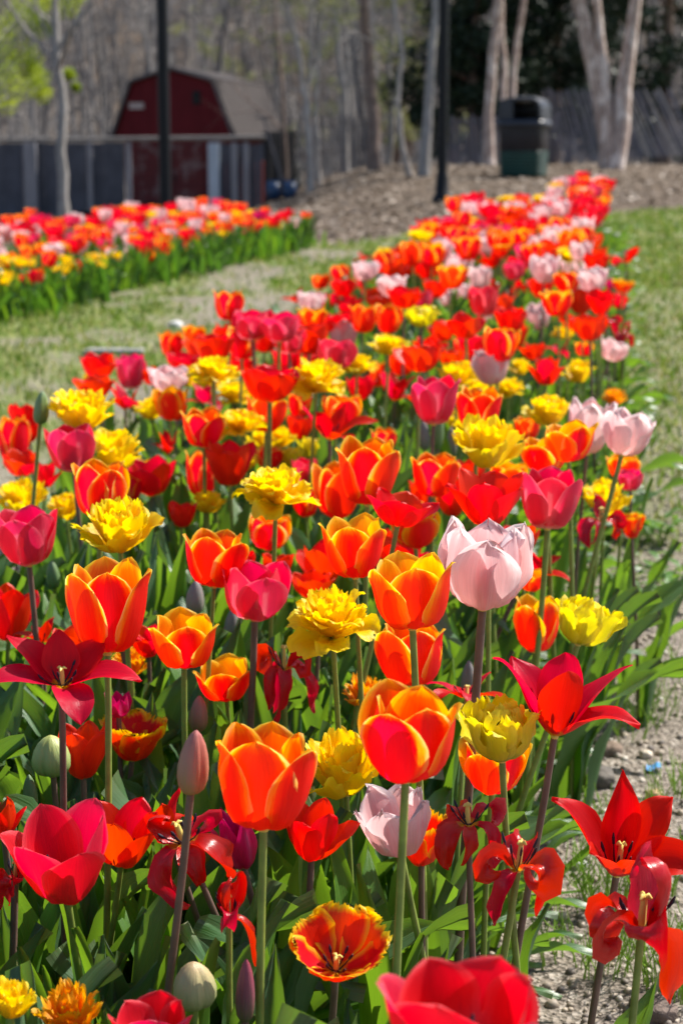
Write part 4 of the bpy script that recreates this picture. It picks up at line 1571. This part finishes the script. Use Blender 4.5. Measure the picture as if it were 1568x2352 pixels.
REDW = brd('red barn boards', (.13, .010, .016), .3, 9, 1.5)
TRIM = brd('grey barn trim', (.14, .125, .13), .25)
ROOFM = simple_mat('grey shingles', (.045, .037, .036), .85, .25, .35, 26, bump=.5)
DARKW = brd('dark fence boards', (.095, .10, .125), .35, 5, 3.0)
GREYW = brd('grey weathered post', (.27, .27, .30), .3, 20, 2)
BLUEW = brd('bluish white post', (.46, .53, .62), .25, 20, 2)
RAILW = brd('pale top rail', (.26, .24, .225), .3, 8, 8)
BLACK = simple_mat('black paint', (.006, .007, .011), .5, .25, .2, 8)
WHITE = simple_mat('grey white sign paint', (.50, .42, .40), .7, .3, .25, 12)

bd = 36.0
bc = at_depth(402, 498, bd)
bz = bc.z
YAW = rad(-15)
barn = empty('small_barn', (bc.x, bc.y, bz), 'small dark red barn with a grey gambrel roof behind the fence', 'barn', None, YAW)
hw, ew, kw = 1.02, 1.26, .82
eh, kh, ah, dep = 1.58, 2.60, 2.82, 3.0
m = MB()
for (x0, x1) in ((-hw, hw),):
    m.box((0, .03, eh / 2), (2 * hw, .05, eh))
m.box((-hw + .025, dep / 2 + .06, eh / 2), (.05, dep, eh)); m.box((hw - .025, dep / 2 + .06, eh / 2), (.05, dep, eh))
m.box((0, dep + .06, eh / 2), (2 * hw, .05, eh))
m.build('wall', worn_red(), barn, False)
m = MB()
prof = [(-ew + .05, eh - .02), (ew - .05, eh - .02), (kw, kh - .03), (0, ah - .03), (-kw, kh - .03)]
for yy, fl in ((dep + .1, 1), (-.03, 0)):
    if fl == 0:
        m.build('gable', REDW, barn, False); m = MB()
    V = [(x, yy, z) for x, z in prof] + [(x, yy + .05, z) for x, z in prof]
    F = [[0, 1, 2, 4], [4, 2, 3, 3], [9, 7, 6, 5], [9, 8, 7, 7]] + [[i, i + 5, (i + 1) % 5 + 5, (i + 1) % 5] for i in range(5)]
    m.add(np.array(V), np.array(F))
for z in np.arange(eh + .12, kh, .16):
    half = ew - .05 - (ew - kw) * (z - eh) / (kh - eh) - .02
    m.box((0, -.036, z), (2 * half, .012, .012))
m.build('gable', REDW, barn, False)
m = MB()
rp = [(-ew, eh - .06), (-kw - .02, kh), (0, ah + .02), (kw + .02, kh), (ew, eh - .06)]
for (x0, z0), (x1, z1) in zip(rp[:-1], rp[1:]):
    nx, nz = -(z1 - z0), (x1 - x0); l = math.hypot(nx, nz); nx, nz = nx / l * .05, nz / l * .05
    V = [(x0, -.1, z0), (x1, -.1, z1), (x1, dep + .2, z1), (x0, dep + .2, z0)]
    V += [(x + nx, y_, z + nz) for x, y_, z in V]
    m.add(np.array(V), np.array([[0, 1, 2, 3], [4, 7, 6, 5], [0, 4, 5, 1], [1, 5, 6, 2], [2, 6, 7, 3], [3, 7, 4, 0]]))
rf = m.build('roof', ROOFM, barn, False)
m = MB()
for (x0, z0), (x1, z1) in zip(rp[:-1], rp[1:]):
    m.tube([(x0, -.115, z0 + .01), (x1, -.115, z1 + .01)], [.03, .03], 6)
m.build('trim', TRIM, rf)
m = MB()
m.box((-.38, -.012, .68), (.62, .03, 1.3)); m.box((.30, -.012, .68), (.62, .03, 1.3))
dr = m.build('door', worn_red(), barn, False)
m = MB(); m.box((.02, -.04, .75), (.03, .02, .16))
m.build('handle', BLACK, dr, False)
m = MB(); m.box((-.74, -.05, 2.14), (.30, .025, .12)); m.build('sign_board', WHITE, barn, False)
m = MB(); m.box((.50, -.045, 2.28), (.16, .03, .26)); m.build('vent', BLACK, barn, False)

fd = 28.0
def fx(px):
    return (px - CX) / FPX * fd
fy = at_depth(300, 510, fd).y
def gzf(x, y):
    return float(ground_z(x, y))
fz = gzf(-4, fy)
fence = empty('board_fence', (fx(300), fy, fz), 'dark board fence with a pale top rail in front of the barn', 'fence')
m = MB()
rr = random.Random(4)
def pickets(m, x0, x1, w=.31, h=1.22, y0=0.0):
    x = x0
    while x < x1:
        m.box((x - fx(300), .06 + y0 + rr.uniform(-.004, .004), h / 2 + rr.uniform(-.01, .01)), (w - .004, .022, h))
        x += w
pickets(m, fx(-60), fx(284))
m.build('board_panel', DARKW, fence, False)
m = MB(); pickets(m, fx(512), fx(612), .115, 1.2)
m.build('board_panel', DARKW, fence, False)
m = MB(); m.tube([(fx(-60) - fx(300), 0, 1.27), (fx(100) - fx(300), 0, 1.265), (fx(612) - fx(300), 0, 1.30)], [.032] * 3, 6)
m.build('rail', RAILW, fence)
m = MB()
for q in np.arange(fx(286), fx(510), .1):
    m.tube([(q - fx(300), .02, .02), (q - fx(300), .02, 1.26)], [.003, .003], 4)
for z in np.arange(.1, 1.25, .12):
    m.tube([(fx(286) - fx(300), .02, z), (fx(510) - fx(300), .02, z)], [.003, .003], 4)
m.build('wire_mesh', BLACK, fence)
for px, w, mt, lab in ((77, .19, GREYW, None), (211, .075, GREYW, None), (494, .165, BLUEW, 'bluish white post'), (540, .09, GREYW, None), (567, .08, GREYW, None), (300, .07, GREYW, None)):
    m = MB(); m.box((fx(px) - fx(300), -.09 if w > .1 else -.05, .60), (w, w * .8, 1.24))
    p_ = m.build('post', mt, fence, False)
    if lab:
        p_['label'] = lab
# pen of dark boards running back beyond the white post
p0 = at_depth(612, 480, 28.2); p1 = at_depth(672, 440, 33)
pen = empty('pen_fence', (p0.x, p0.y, gzf(p0.x, p0.y)), 'black board pen running back from the fence beside the barn', 'fence')
m = MB()
N_ = 26
for i in range(N_):
    t = i / (N_ - 1)
    q = p0.lerp(p1, t)
    m.box((q.x - p0.x, q.y - p0.y, gzf(q.x, q.y) - gzf(p0.x, p0.y) + .52), (.10, .10, 1.15))
m.build('board_panel', simple_mat('black boards', (.02, .02, .024), .7, .3, .3, 10), pen, False)
pt = at_depth(243, 492, 27.4)
trough = empty('trough', (pt.x, pt.y, gzf(pt.x, pt.y)), 'low black trough lying at the foot of the board fence', 'trough')
m = MB()
m.tube([(-.32, 0, .10), (.32, 0, .10)], [.10, .10], 12); m.box((0, 0, .2), (.74, .26, .03))
m.build('body', BLACK, trough)
ps_ = at_depth(603, 452, 26.5)
m = MB(); m.tube([(0, 0, 0), (.005, 0, .62)], [.014, .012], 8); m.tube([(0.005, 0, .62), (.005, 0, .65)], [.02, .006], 8)
o = m.build('red_stake', simple_mat('red stake paint', (.35, .05, .03), .6, .3, .2)); o.location = (ps_.x, ps_.y, gzf(ps_.x, ps_.y))
tag(o, 'thin red stake standing beside the pen fence', 'stake')

pc = at_depth(647, 447, 25.0)
cz = gzf(pc.x, pc.y)
NAVY = simple_mat('dark blue paint', (.02, .055, .13), .35, .5, .25, 10)
cart = empty('lawn_roller', (pc.x, pc.y, cz), 'dark blue lawn roller with a long pale handle leaning on the pen', 'lawn roller')
for sx in (-.11, .11):
    m = MB(); m.lathe([(.0, -.08), (.09, -.085), (.125, -.07), (.125, .07), (.09, .085), (0, .08)], 22)
    V = m.v[0].copy(); V = V[:, [2, 1, 0]]; V[:, 0] += sx; V[:, 2] += .125; m.v[0] = V
    m.build('drum', NAVY, cart)
m = MB(); m.tube([(-.22, 0, .125), (.22, 0, .125)], [.018, .018], 8)
m.tube([(-.20, 0, .125), (-.20, .02, .26), (.20, .02, .26), (.20, 0, .125)], [.014] * 4, 6)
m.build('frame', NAVY, cart)
m = MB(); m.tube([(0, .02, .26), (-.1, .2, .62), (-.27, .5, 1.12)], [.016, .015, .014], 8); m.tube([(-.36, .5, 1.12), (-.18, .5, 1.12)], [.016, .016], 8)
m.build('handle', TRIM, cart)


def lamp_post(px, wpx, basey, d, label):
    p = at_depth(px, basey, d)
    z = gzf(p.x, p.y)
    r = wpx * d / FPX / 2
    root = empty('lamp_post', (p.x, p.y, z), label, 'lamp post', 'black lamp posts')
    m = MB(); m.tube([(0, 0, -.05), (0, 0, 1.6), (0, 0, 3.5)], [r, r * .98, r * .9], 20)
    m.build('pole', BLACK, root)
    m = MB(); m.lathe([(r * 1.9, 0), (r * 1.9, .04), (r * 1.35, .07), (r * 1.2, .22), (r, .26)], 20)
    m.build('base', BLACK, root)
    m = MB(); m.lathe([(r * .9, 3.5), (.06, 3.52), (.10, 3.56), (.15, 3.9), (.13, 3.93), (.02, 4.08), (0, 4.1)], 16)
    m.build('lamp_head', BLACK, root)


lamp_post(1014, 24, 468, 16.3, 'black round lamp post at the far end of the main bed')
lamp_post(381, 27, 500, 18.0, 'black round lamp post in front of the barn')

# bin
pb_ = at_depth(1205, 405, 21.6)
bz_ = gzf(pb_.x, pb_.y)
u = 21.6 / FPX
tbin = empty('litter_bin', (pb_.x - .02, pb_.y, bz_), 'black and dark green litter bin with a domed hood in front of the fence', 'litter bin', None, rad(-20))
tbin.scale = (.90, .90, .905)
GREENB = simple_mat('dark green plastic', (.010, .055, .042), .45, .5, .3, 8)
DARKB = simple_mat('dark grey plastic', (.026, .030, .043), .42, .5, .25, 8)
def sq(ang, n=5.0):
    return 1 / (np.abs(np.cos(ang)) ** n + np.abs(np.sin(ang)) ** n) ** (1 / n)
m = MB(); m.lathe([(0, .0), (.262, 0), (.272, .02), (.285, .30), (.285, .31)], 40, mod=sq)
lowr = m.build('lower_body', GREENB, tbin)
m = MB()
for z in np.arange(.03, .30, .045):
    m.lathe([(.274 + z * .04, z), (.284 + z * .04, z + .008), (.284 + z * .04, z + .02), (.274 + z * .04, z + .028)], 40, mod=sq)
m.build('rib', GREENB, lowr)
m = MB(); m.lathe([(.280, .31), (.288, .32), (.292, .62), (.292, .63)], 40, mod=sq)
m.build('body', simple_mat('brown black panel', (.018, .017, .023), .5, .4, .3, 8), tbin)
m = MB(); m.lathe([(.292, .63), (.335, .635), (.345, .66), (.335, .70), (.315, .72), (.27, .735), (.0, .735)], 40, mod=lambda a: sq(a, 4))
m.build('rim', DARKB, tbin)
m = MB()
W_, D_, z0, z1 = .29, .27, .735, 1.0
# hood: arched shell open at the front and back
ar = np.linspace(0, math.pi, 21)
pr = np.stack([-.29 * np.sign(np.cos(ar)) * np.abs(np.cos(ar)) ** .45, z0 + (z1 - z0) * np.sin(ar) ** .5], -1)
for off, sgn in ((0, 1), (.03, -1)):
    P = np.stack([np.stack([pr[:, 0] * (1 - off / .29), np.full(21, yy), z0 + (pr[:, 1] - z0) * (1 - off / (z1 - z0))], -1) for yy in (np.linspace(-D_, D_, 9) if sgn > 0 else np.linspace(D_, -D_, 9))])
    P[..., 2] += .02 * (1 - (P[..., 1] / D_) ** 2) * (P[..., 2] > z0 + .1)
    m.grid(P)
for yy, s_ in ((-D_, 1), (D_, -1)):
    A_ = np.stack([pr[:, 0], np.full(21, yy), pr[:, 1]], -1)
    B_ = np.stack([pr[:, 0] * (1 - .03 / .29), np.full(21, yy), z0 + (pr[:, 1] - z0) * (1 - .03 / (z1 - z0))], -1)
    m.grid(np.stack([A_, B_]) if s_ > 0 else np.stack([B_, A_]))
# closed side panels around the opening
hood = m.build('hood', DARKB, tbin)
m = MB(); m.box((-.18, -D_ + .015, z0 + .115), (.19, .02, .23)); m.build('side_panel', DARKB, tbin, False)
m = MB(); m.box((0, D_ - .03, z0 + .115), (.5, .02, .22)); m.build('back_panel', DARKB, tbin, False)
m = MB(); m.box((.02, -.02, z0 + .10), (.5, .4, .015)); m.build('flap', BLACK, hood, False)

# slat fences behind the bin
def slat_fence(px0, px1, d, top0, top1, bot0, bot1, name, label, mat, step, tilt, wslat, pale=None):
    a, b = at_depth(px0, bot0, d), at_depth(px1, bot1, d)
    root = empty(name, (a.x, a.y, a.z), label, 'fence')
    r = random.Random(len(label))
    m = MB(); m2 = MB()
    n = int((b - a).length / step)
    for i in range(n):
        t = i / n
        q = a.lerp(b, t)
        h = (bot0 + (bot1 - bot0) * t - top0 - (top1 - top0) * t) * d / FPX * r.uniform(.94, 1.04)
        tl = tilt(t) + r.uniform(-.05, .05)
        R = Matrix.Rotation(tl, 3, 'Y')
        c = Vector((0, 0, h / 2 - .08)); c.rotate(R)
        tgt = m2 if pale and pale(t, r) else m  # picked slats go to the paler mesh
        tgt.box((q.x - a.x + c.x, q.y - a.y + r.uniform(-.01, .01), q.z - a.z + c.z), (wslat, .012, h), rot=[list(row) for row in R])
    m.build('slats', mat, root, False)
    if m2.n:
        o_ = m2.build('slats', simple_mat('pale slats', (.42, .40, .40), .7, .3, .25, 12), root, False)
        o_['label'] = 'paler slats'
    m = MB()
    for f in (.25, .75):
        A_ = Vector((0, .02, (bot0 - top0) * d / FPX * f)); B_ = (b - a) + Vector((0, .02, (bot1 - top1) * d / FPX * f))
        m.tube([A_, (A_ + B_) / 2, B_], [.006] * 3, 5)
    m.build('wire', BLACK, root)
    return root


SLAT = brd('dark slats', (.19, .19, .23), .35, 20, 2)
slat_fence(1030, 1290, 27.0, 258, 250, 372, 358, 'slat_fence', 'dark slat fence behind the litter bin', SLAT, .045, lambda t: -.04, .026)
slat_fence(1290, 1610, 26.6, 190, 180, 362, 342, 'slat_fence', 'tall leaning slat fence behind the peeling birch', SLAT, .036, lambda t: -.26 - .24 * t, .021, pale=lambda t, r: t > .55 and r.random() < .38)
slat_fence(690, 870, 34.0, 262, 258, 380, 372, 'slat_fence', 'pale thin picket fence between the bare trunks', simple_mat('pale pickets', (.30, .27, .26), .8, .2, .3, 10), .10, lambda t: .02, .055)

# ------------------------------------------------------------------ trees
def bark(name, a, b, scale=9.0, peel=None):
    t = NT(name)
    tc = t.n('ShaderNodeTexCoord')
    mp = t.n('ShaderNodeMapping'); mp.inputs['Scale'].default_value = (scale, scale, scale * .45)
    t.l(tc.outputs['Object'], mp.inputs[0])
    nz = t.noise(mp.outputs[0], 1.6, 6, .7)
    c = t.ramp(nz, [(.32, a), (.66, b)])
    if peel:
        n2 = t.noise(mp.outputs[0], .9, 4, .6)
        c = t.mix(t.ramp(n2, [(.52, 0.0), (.58, .75)]), c, peel)
    t.l(c, t.b.inputs['Base Color'])
    t.b.inputs['Roughness'].default_value = .85
    t.b.inputs['Specular IOR Level'].default_value = .2
    t.bump(nz, .6, .03)
    return t.m


BARK_G = bark('grey bark', (.20, .185, .17), (.42, .39, .37))
BARK_B = bark('brown bark', (.14, .10, .085), (.30, .22, .18))
BARK_P = bark('peeling birch bark', (.26, .18, .15), (.64, .50, .43), 9, (.86, .74, .67))
BARK_W = bark('pale bark', (.30, .26, .23), (.52, .47, .43))
FOL_Y = rand_mat('spring leaves', [(0, (.16, .26, .01)), (.5, (.36, .46, .02)), (1, (.56, .60, .06))], .5, .3, .5)
FOL_S = rand_mat('budding leaves', [(0, (.14, .17, .05)), (.5, (.26, .29, .08)), (1, (.38, .38, .16))], .6, .2, .4)
FOL_D = rand_mat('evergreen leaves', [(0, (.010, .022, .012)), (.6, (.024, .046, .022)), (1, (.05, .085, .04))], .5, .35, .1)
TWIG = rand_mat('twigs', [(0, (.09, .085, .086)), (.5, (.195, .188, .192)), (.85, (.31, .295, .292)), (1, (.40, .37, .335))], .9, .1)


def leaf_cloud(m, centers, rads, n, size, r, flat=.7):
    """many leaf sized faces spread through ragged clumps"""
    for c, R in zip(centers, rads):
        k = int(n)
        d = r.normal(size=(k, 3)); d /= np.linalg.norm(d, axis=1, keepdims=True)
        P = np.array(c) + d * (R * r.random((k, 1)) ** .45) * np.array([1, 1, flat])
        A = r.normal(size=(k, 3)); A /= np.linalg.norm(A, axis=1, keepdims=True)
        B = np.cross(A, r.normal(size=(k, 3))); B /= np.linalg.norm(B, axis=1, keepdims=True)
        s = size * (.6 + .8 * r.random((k, 1)))
        V = np.stack([P - A * s, P + B * s * .45, P + A * s, P - B * s * .45], 1)
        tone = np.clip(.5 * r.random() + .5 * r.random(k), 0, 1)
        m.add(V.reshape(-1, 3), np.arange(k * 4).reshape(-1, 4), np.repeat(np.stack([tone, tone], -1), 4, 0))


def branch(m, p, d, L, r, g, depth, ends, sides=6, up=.25):
    n = 5
    pts_ = [np.array(p, float)]
    d = np.array(d, float)
    for i in range(n):
        d = d + g.normal(size=3) * .13 + np.array([0, 0, up * .12]); d /= np.linalg.norm(d)
        pts_.append(pts_[-1] + d * L / n)
    m.tube(pts_, np.linspace(r, r * .35, n + 1), sides, cap=False)
    ends.append((pts_[-1], L))
    if depth > 0:
        for k in range(3 if depth > 1 else 4):
            i = int(g.integers(2, n + 1))
            dd = d + g.normal(size=3) * .65; dd /= np.linalg.norm(dd)
            branch(m, pts_[i], dd, L * g.uniform(.45, .7), r * .42, g, depth - 1, ends, max(3, sides - 2), up)


def tree(label, px_pts, d, wpx, mat, height=7.0, seed=0, nb=5, leaves=None, group=None, name='tree', forks=(), z_branch=2.2):
    """trunk through picture points at depth d, carried on above the frame; boughs and twigs on top"""
    g = np.random.default_rng(seed)
    P = [at_depth(x, y, d) for x, y in px_pts]
    base = P[0]; gz = float(ground_z(base.x, base.y))
    root = empty(name, (base.x, base.y, gz), label, 'tree', group)
    org = np.array([base.x, base.y, gz])
    pts_ = [np.array(p) - org for p in P]
    pts_[0][2] = -.15
    last, prev = pts_[-1], pts_[-2]
    dr = (last - prev) / np.linalg.norm(last - prev)
    dr = dr * .6 + np.array([0, 0, .4]); dr /= np.linalg.norm(dr)
    while pts_[-1][2] < height:
        dr = dr + g.normal(size=3) * .06; dr[2] = abs(dr[2]); dr /= np.linalg.norm(dr)
        pts_.append(pts_[-1] + dr * .7)
    # finer, slightly wobbling trunk line
    fine = []
    for a, b in zip(pts_[:-1], pts_[1:]):
        for t in (0, .33, .66):
            fine.append(a * (1 - t) + b * t + g.normal(size=3) * .012)
    fine.append(pts_[-1]); fine = np.array(fine)
    r = wpx * d / FPX / 2
    zz = np.clip(fine[:, 2] / height, 0, 1)
    R = r * (1 - .75 * zz) * (1 + .35 * np.exp(-np.maximum(fine[:, 2], 0) / .12)) * (1 + .05 * g.normal(size=len(fine)))
    m = MB(); m.tube(fine, R, 12)
    for fk in forks:
        Q = [np.array(at_depth(x, y, d)) - org for x, y in fk[0]]
        e = Q[-1] + (Q[-1] - Q[-2]) / np.linalg.norm(Q[-1] - Q[-2]) * 1.0 + np.array([0, 0, .6])
        m.tube(np.array(Q + [e]), np.linspace(fk[1] * d / FPX / 2, fk[1] * d / FPX / 5, len(Q) + 1), 8)
    ends = []
    cr = MB()
    for i in range(nb):
        k = g.integers(0, len(fine))
        cand = [j for j in range(len(fine)) if fine[j][2] > z_branch]
        j = cand[int(g.integers(0, len(cand)))]
        a = g.random() * 6.283
        branch(cr, fine[j], (math.cos(a) * .8, math.sin(a) * .8, .6), g.uniform(1.0, 2.0), R[j] * .5, g, 2, ends)
    m.build('trunk', mat, root)
    if leaves:
        lm = MB()
        sel = [e for e in ends]
        leaf_cloud(lm, [e[0] for e in sel], [leaves[2] * g.uniform(.6, 1.3) for _ in sel], leaves[0], leaves[1], g)
        lm.build('crown', leaves[3], root)
    cr.build('boughs', mat, root)
    return root


GT = 'bare trunks between the barn and the litter bin'
tree('grey barked young tree with forked boughs in front of the board fence', [(147, 512), (146, 400), (142, 250), (131, 120), (127, 30), (128, -20)], 26.5, 27, BARK_G, 6.0, 1, 6, None,
     forks=(([(138, 190), (118, 130), (60, 70), (5, -10)], 13), ([(140, 105), (165, 70), (200, 20), (214, -20)], 15), ([(128, 110), (100, 60), (84, 10), (78, -20)], 9)))
tree('thick reddish brown trunk with a dark foot between post and barn', [(862, 392), (858, 300), (850, 180), (842, 80), (832, -20)], 25, 30, BARK_B, 7, 2, 6, (26, .035, .3, FOL_S))
tree('slim pale trunk with forked foot standing nearest the pen fence', [(712, 440), (712, 340), (706, 240), (690, 130), (668, 40), (655, -20)], 24, 15, BARK_W, 6, 3, 6, (26, .035, .3, FOL_S), z_branch=.9)
tree('thin pale trunk close behind the slim one by the pen', [(735, 420), (728, 320), (726, 200), (735, 80), (748, -20)], 26, 10, BARK_W, 6, 4, 5, None, z_branch=.8)
tree('slender trunk leaning away from the black post', [(948, 424), (925, 340), (915, 240), (925, 130), (905, 0), (900, -30)], 22, 13, BARK_W, 6, 5, 5, (20, .03, .25, FOL_S), z_branch=1.2)
tree('straight grey trunk right beside the black post', [(975, 418), (980, 300), (990, 150), (1000, -20)], 21.8, 25, BARK_G, 6.5, 6, 6, (26, .035, .3, FOL_S))
tree('pale brown trunk rising behind the lid of the litter bin', [(1122, 352), (1124, 260), (1130, 150), (1142, 60), (1143, -20)], 25.5, 26, BARK_P, 7, 7, 5, (60, .055, .5, FOL_S), z_branch=3.4)
tree('narrow tan trunk, the middle of three behind the litter bin', [(1157, 330), (1156, 200), (1153, 90), (1150, -20)], 26.2, 18, BARK_P, 7, 8, 4, (60, .055, .5, FOL_S), z_branch=3.4)
tree('tan trunk slanting away, outermost of three behind the litter bin', [(1168, 330), (1176, 200), (1188, 90), (1207, -20)], 26.0, 17, BARK_P, 7, 9, 4, (60, .055, .5, FOL_S), z_branch=3.4)
tree('large peeling birch with three trunks on the mulch', [(1398, 392), (1388, 300), (1372, 200), (1350, 110), (1330, 0), (1325, -30)], 24, 40, BARK_P, 7, 10, 6, (60, .055, .5, FOL_S), z_branch=3.4,
     forks=(([(1408, 392), (1425, 300), (1432, 200), (1447, 90), (1462, -20)], 48), ([(1392, 300), (1388, 180), (1376, 80), (1368, -20)], 30)))
tree('dull thin trunk in the gap before the pale picket fence', [(655, 330), (650, 220), (640, 120), (628, -20)], 30, 12, BARK_B, 6, 12, 6, None, z_branch=.9)
tree('grey trunk standing just behind the pale picket fence', [(792, 330), (790, 220), (775, 100), (770, -20)], 36, 18, BARK_G, 7, 13, 7, (22, .04, .35, FOL_S), z_branch=.8)
tree('crooked grey trunk between the brown trunk and the black post', [(893, 350), (902, 250), (892, 150), (902, 60), (900, -20)], 32, 14, BARK_G, 7, 14, 7, (24, .04, .35, FOL_S), z_branch=.8)

# leafy spring tree reaching in at the corner
g = np.random.default_rng(31)
bx, by = at_depth(-40, 400, 31).x, 31.0
root = empty('tree', (bx, by, float(ground_z(bx, by))), 'young tree in bright yellow green spring leaf beyond the grey trunk', 'tree')
m = MB(); m.tube([(0, 0, -.1), (.05, 0, 1.2), (.02, .1, 2.6), (.1, 0, 4.6)], [.09, .08, .06, .02], 10)
ends = []
cs, rs_ = [], []
for (px, py, R) in ((20, 60, .30), (60, 120, .32), (10, 150, .34), (85, 180, .26), (40, 200, .3), (100, 60, .26), (150, 20, .22), (170, -10, .24), (60, 20, .36), (-20, 90, .4), (-30, 190, .36), (15, 240, .22), (95, 215, .2), (160, 170, .12), (175, 200, .08),
                    (110, 0, .3), (40, -40, .4), (-10, -30, .5), (70, 160, .22), (0, 110, .3)):
    c = np.array(at_depth(px, py, 31 + g.uniform(-.6, .6))) - np.array([bx, by, float(ground_z(bx, by))])
    cs.append(c); rs_.append(R)
    m.tube([(.04, 0, min(c[2], 1.0 + .35 * c[2])), (c[0] * .5, c[1] * .5, c[2] * .85), tuple(c)], [.022, .014, .005], 5, cap=False)
m.build('trunk', BARK_G, root)
m = MB(); leaf_cloud(m, cs, rs_, 330, .032, g, .9)
m.build('crown', FOL_Y, root)

# dark evergreens behind the slat fences
for i, (px, d, w, h, lab) in enumerate(((1085, 31, 1.35, 4.2, 'dark evergreen behind the black post and litter bin'), (1270, 32, 1.5, 5.0, 'dark evergreen between the tan trunks and the peeling birch'), (1520, 29.5, 1.7, 5.0, 'dark glossy evergreen above the leaning slat fence'))):
    g = np.random.default_rng(60 + i)
    p = at_depth(px, 350, d); gz = float(ground_z(p.x, p.y))
    root = empty('evergreen_tree', (p.x, p.y, gz), lab, 'tree', 'dark evergreens behind the slat fences')
    m = MB(); m.tube([(0, 0, -.1), (.03, 0, h * .5), (0, 0, h * .92)], [.12, .08, .02], 8)
    cs, rs_ = [], []
    for k in range(95):
        z = h * (.06 + .92 * g.random() ** .9)
        rr_ = w * (1 - .55 * (z / h) ** 2) * g.random() ** .5
        a = g.random() * 6.283
        cs.append(np.array([rr_ * math.cos(a), rr_ * .7 * math.sin(a), z])); rs_.append(g.uniform(.2, .42))
    for c in cs[::4]:
        m.tube([(0, 0, c[2] * .75), tuple(c)], [.025, .008], 5, cap=False)
    m.build('trunk', BARK_B, root)
    m = MB(); leaf_cloud(m, cs, rs_, 170, .062, g, .8)
    m.build('crown', FOL_D, root)

# green shrubs glimpsed between the trunks
for px, py, d, w, h, mt, lab in ((905, 330, 38, .5, 2.6, FOL_S, 'greenish budding shrub behind the crooked trunk'), (640, 320, 40, .45, 1.3, FOL_D, 'dark green shrub beside the barn roof'), (560, 230, 48, 1.3, 4.0, FOL_S, 'tall budding shrub behind the barn roof'), (1040, 200, 34, .35, 3.0, FOL_S, 'olive budding shrub beside the black post'), (715, 200, 44, .9, 4.6, FOL_S, 'wide pale green budding shrub between the slim pale trunks'), (480, 200, 52, 1.0, 5.0, FOL_S, 'budding shrub rising above the barn peak'), (935, 200, 41, .6, 4.2, FOL_S, 'light green budding shrub behind the slender leaning trunk')):
    g = np.random.default_rng(int(px))
    p = at_depth(px, py, d); gz = float(ground_z(p.x, p.y))
    root = empty('shrub', (p.x, p.y, gz), lab, 'shrub')
    m = MB(); cs = []
    for k in range(26):
        a = g.random() * 6.283; e = w * g.random() ** .5; z = h * (.15 + .85 * g.random())
        c = np.array([e * math.cos(a), e * math.sin(a), z]); cs.append(c)
        m.tube([(c[0] * .1, c[1] * .1, 0), (c[0] * .6, c[1] * .6, z * .6), tuple(c)], [.018, .012, .005], 4, cap=False)
    m.build('trunk', BARK_B, root)
    m = MB(); leaf_cloud(m, cs, [.22] * len(cs), 70, .035, g, .9)
    m.build('crown', mt, root)

# the bare wood far behind: nobody could count its stems
g = np.random.default_rng(77)
wd = MB()
for i in range(520):
    y = 42 + 75 * g.random() ** 1.2
    x = (g.random() * 2 - 1) * (.215 * y + 1.5)
    z = float(ground_z(x, y) + hill(y))
    h = g.uniform(6, 10); r = g.uniform(.025, .075)
    tone = g.random()
    lx, ly = g.normal() * .10, g.normal() * .05
    line = np.array([(x + lx * t * h + g.normal() * .03, y + ly * t * h, z - .1 + h * t) for t in np.linspace(0, 1, 7)])
    n0 = wd.n
    wd.tube(line, np.linspace(r, r * .3, 7), 5, cap=False)
    for k in range(22):
        t = g.uniform(.04, .95)
        p = np.array([x + lx * t * h, y + ly * t * h, z + h * t])
        a = g.random() * 6.283; L = g.uniform(.5, 1.5)
        d1 = np.array([math.cos(a), math.sin(a), g.uniform(-.1, 1.3)])
        p1 = p + d1 * L * .5 + g.normal(size=3) * .08
        p2 = p1 + (d1 + np.array([0, 0, .4])) * L * .45 + g.normal(size=3) * .12
        wd.tube([p, p1, p2], [r * .28, r * .18, .006], 3, cap=False)
        for q in range(5):
            s = p + (p2 - p) * g.uniform(.3, 1)
            e = s + (d1 * .35 + g.normal(size=3) * .28) * L * .5
            wd.tube([s, e], [.010, .004], 3, cap=False)
    for arr in wd.uv[-(1 + 22 * 6):]:
        arr[:, 0] = np.clip(tone + g.normal() * .1, 0, 1)
for i in range(2600):      # tan brush between the stems
    y = 40 + 60 * g.random()
    x = (g.random() * 2 - 1) * (.21 * y + 1)
    z = float(ground_z(x, y) + hill(y))
    hgt_ = g.uniform(.6, 2.4)
    e = g.normal(size=2) * .35
    wd.tube([(x, y, z), (x + e[0] * .4, y + e[1] * .4, z + hgt_ * .6), (x + e[0] * hgt_, y + e[1] * hgt_, z + hgt_)], [.02, .014, .005], 3, cap=False)
    wd.uv[-1][:, 0] = g.uniform(.55, 1)
tag(wd.build('woods', TWIG), 'grey brown leafless wood filling the distance', 'woods', None, 'stuff')
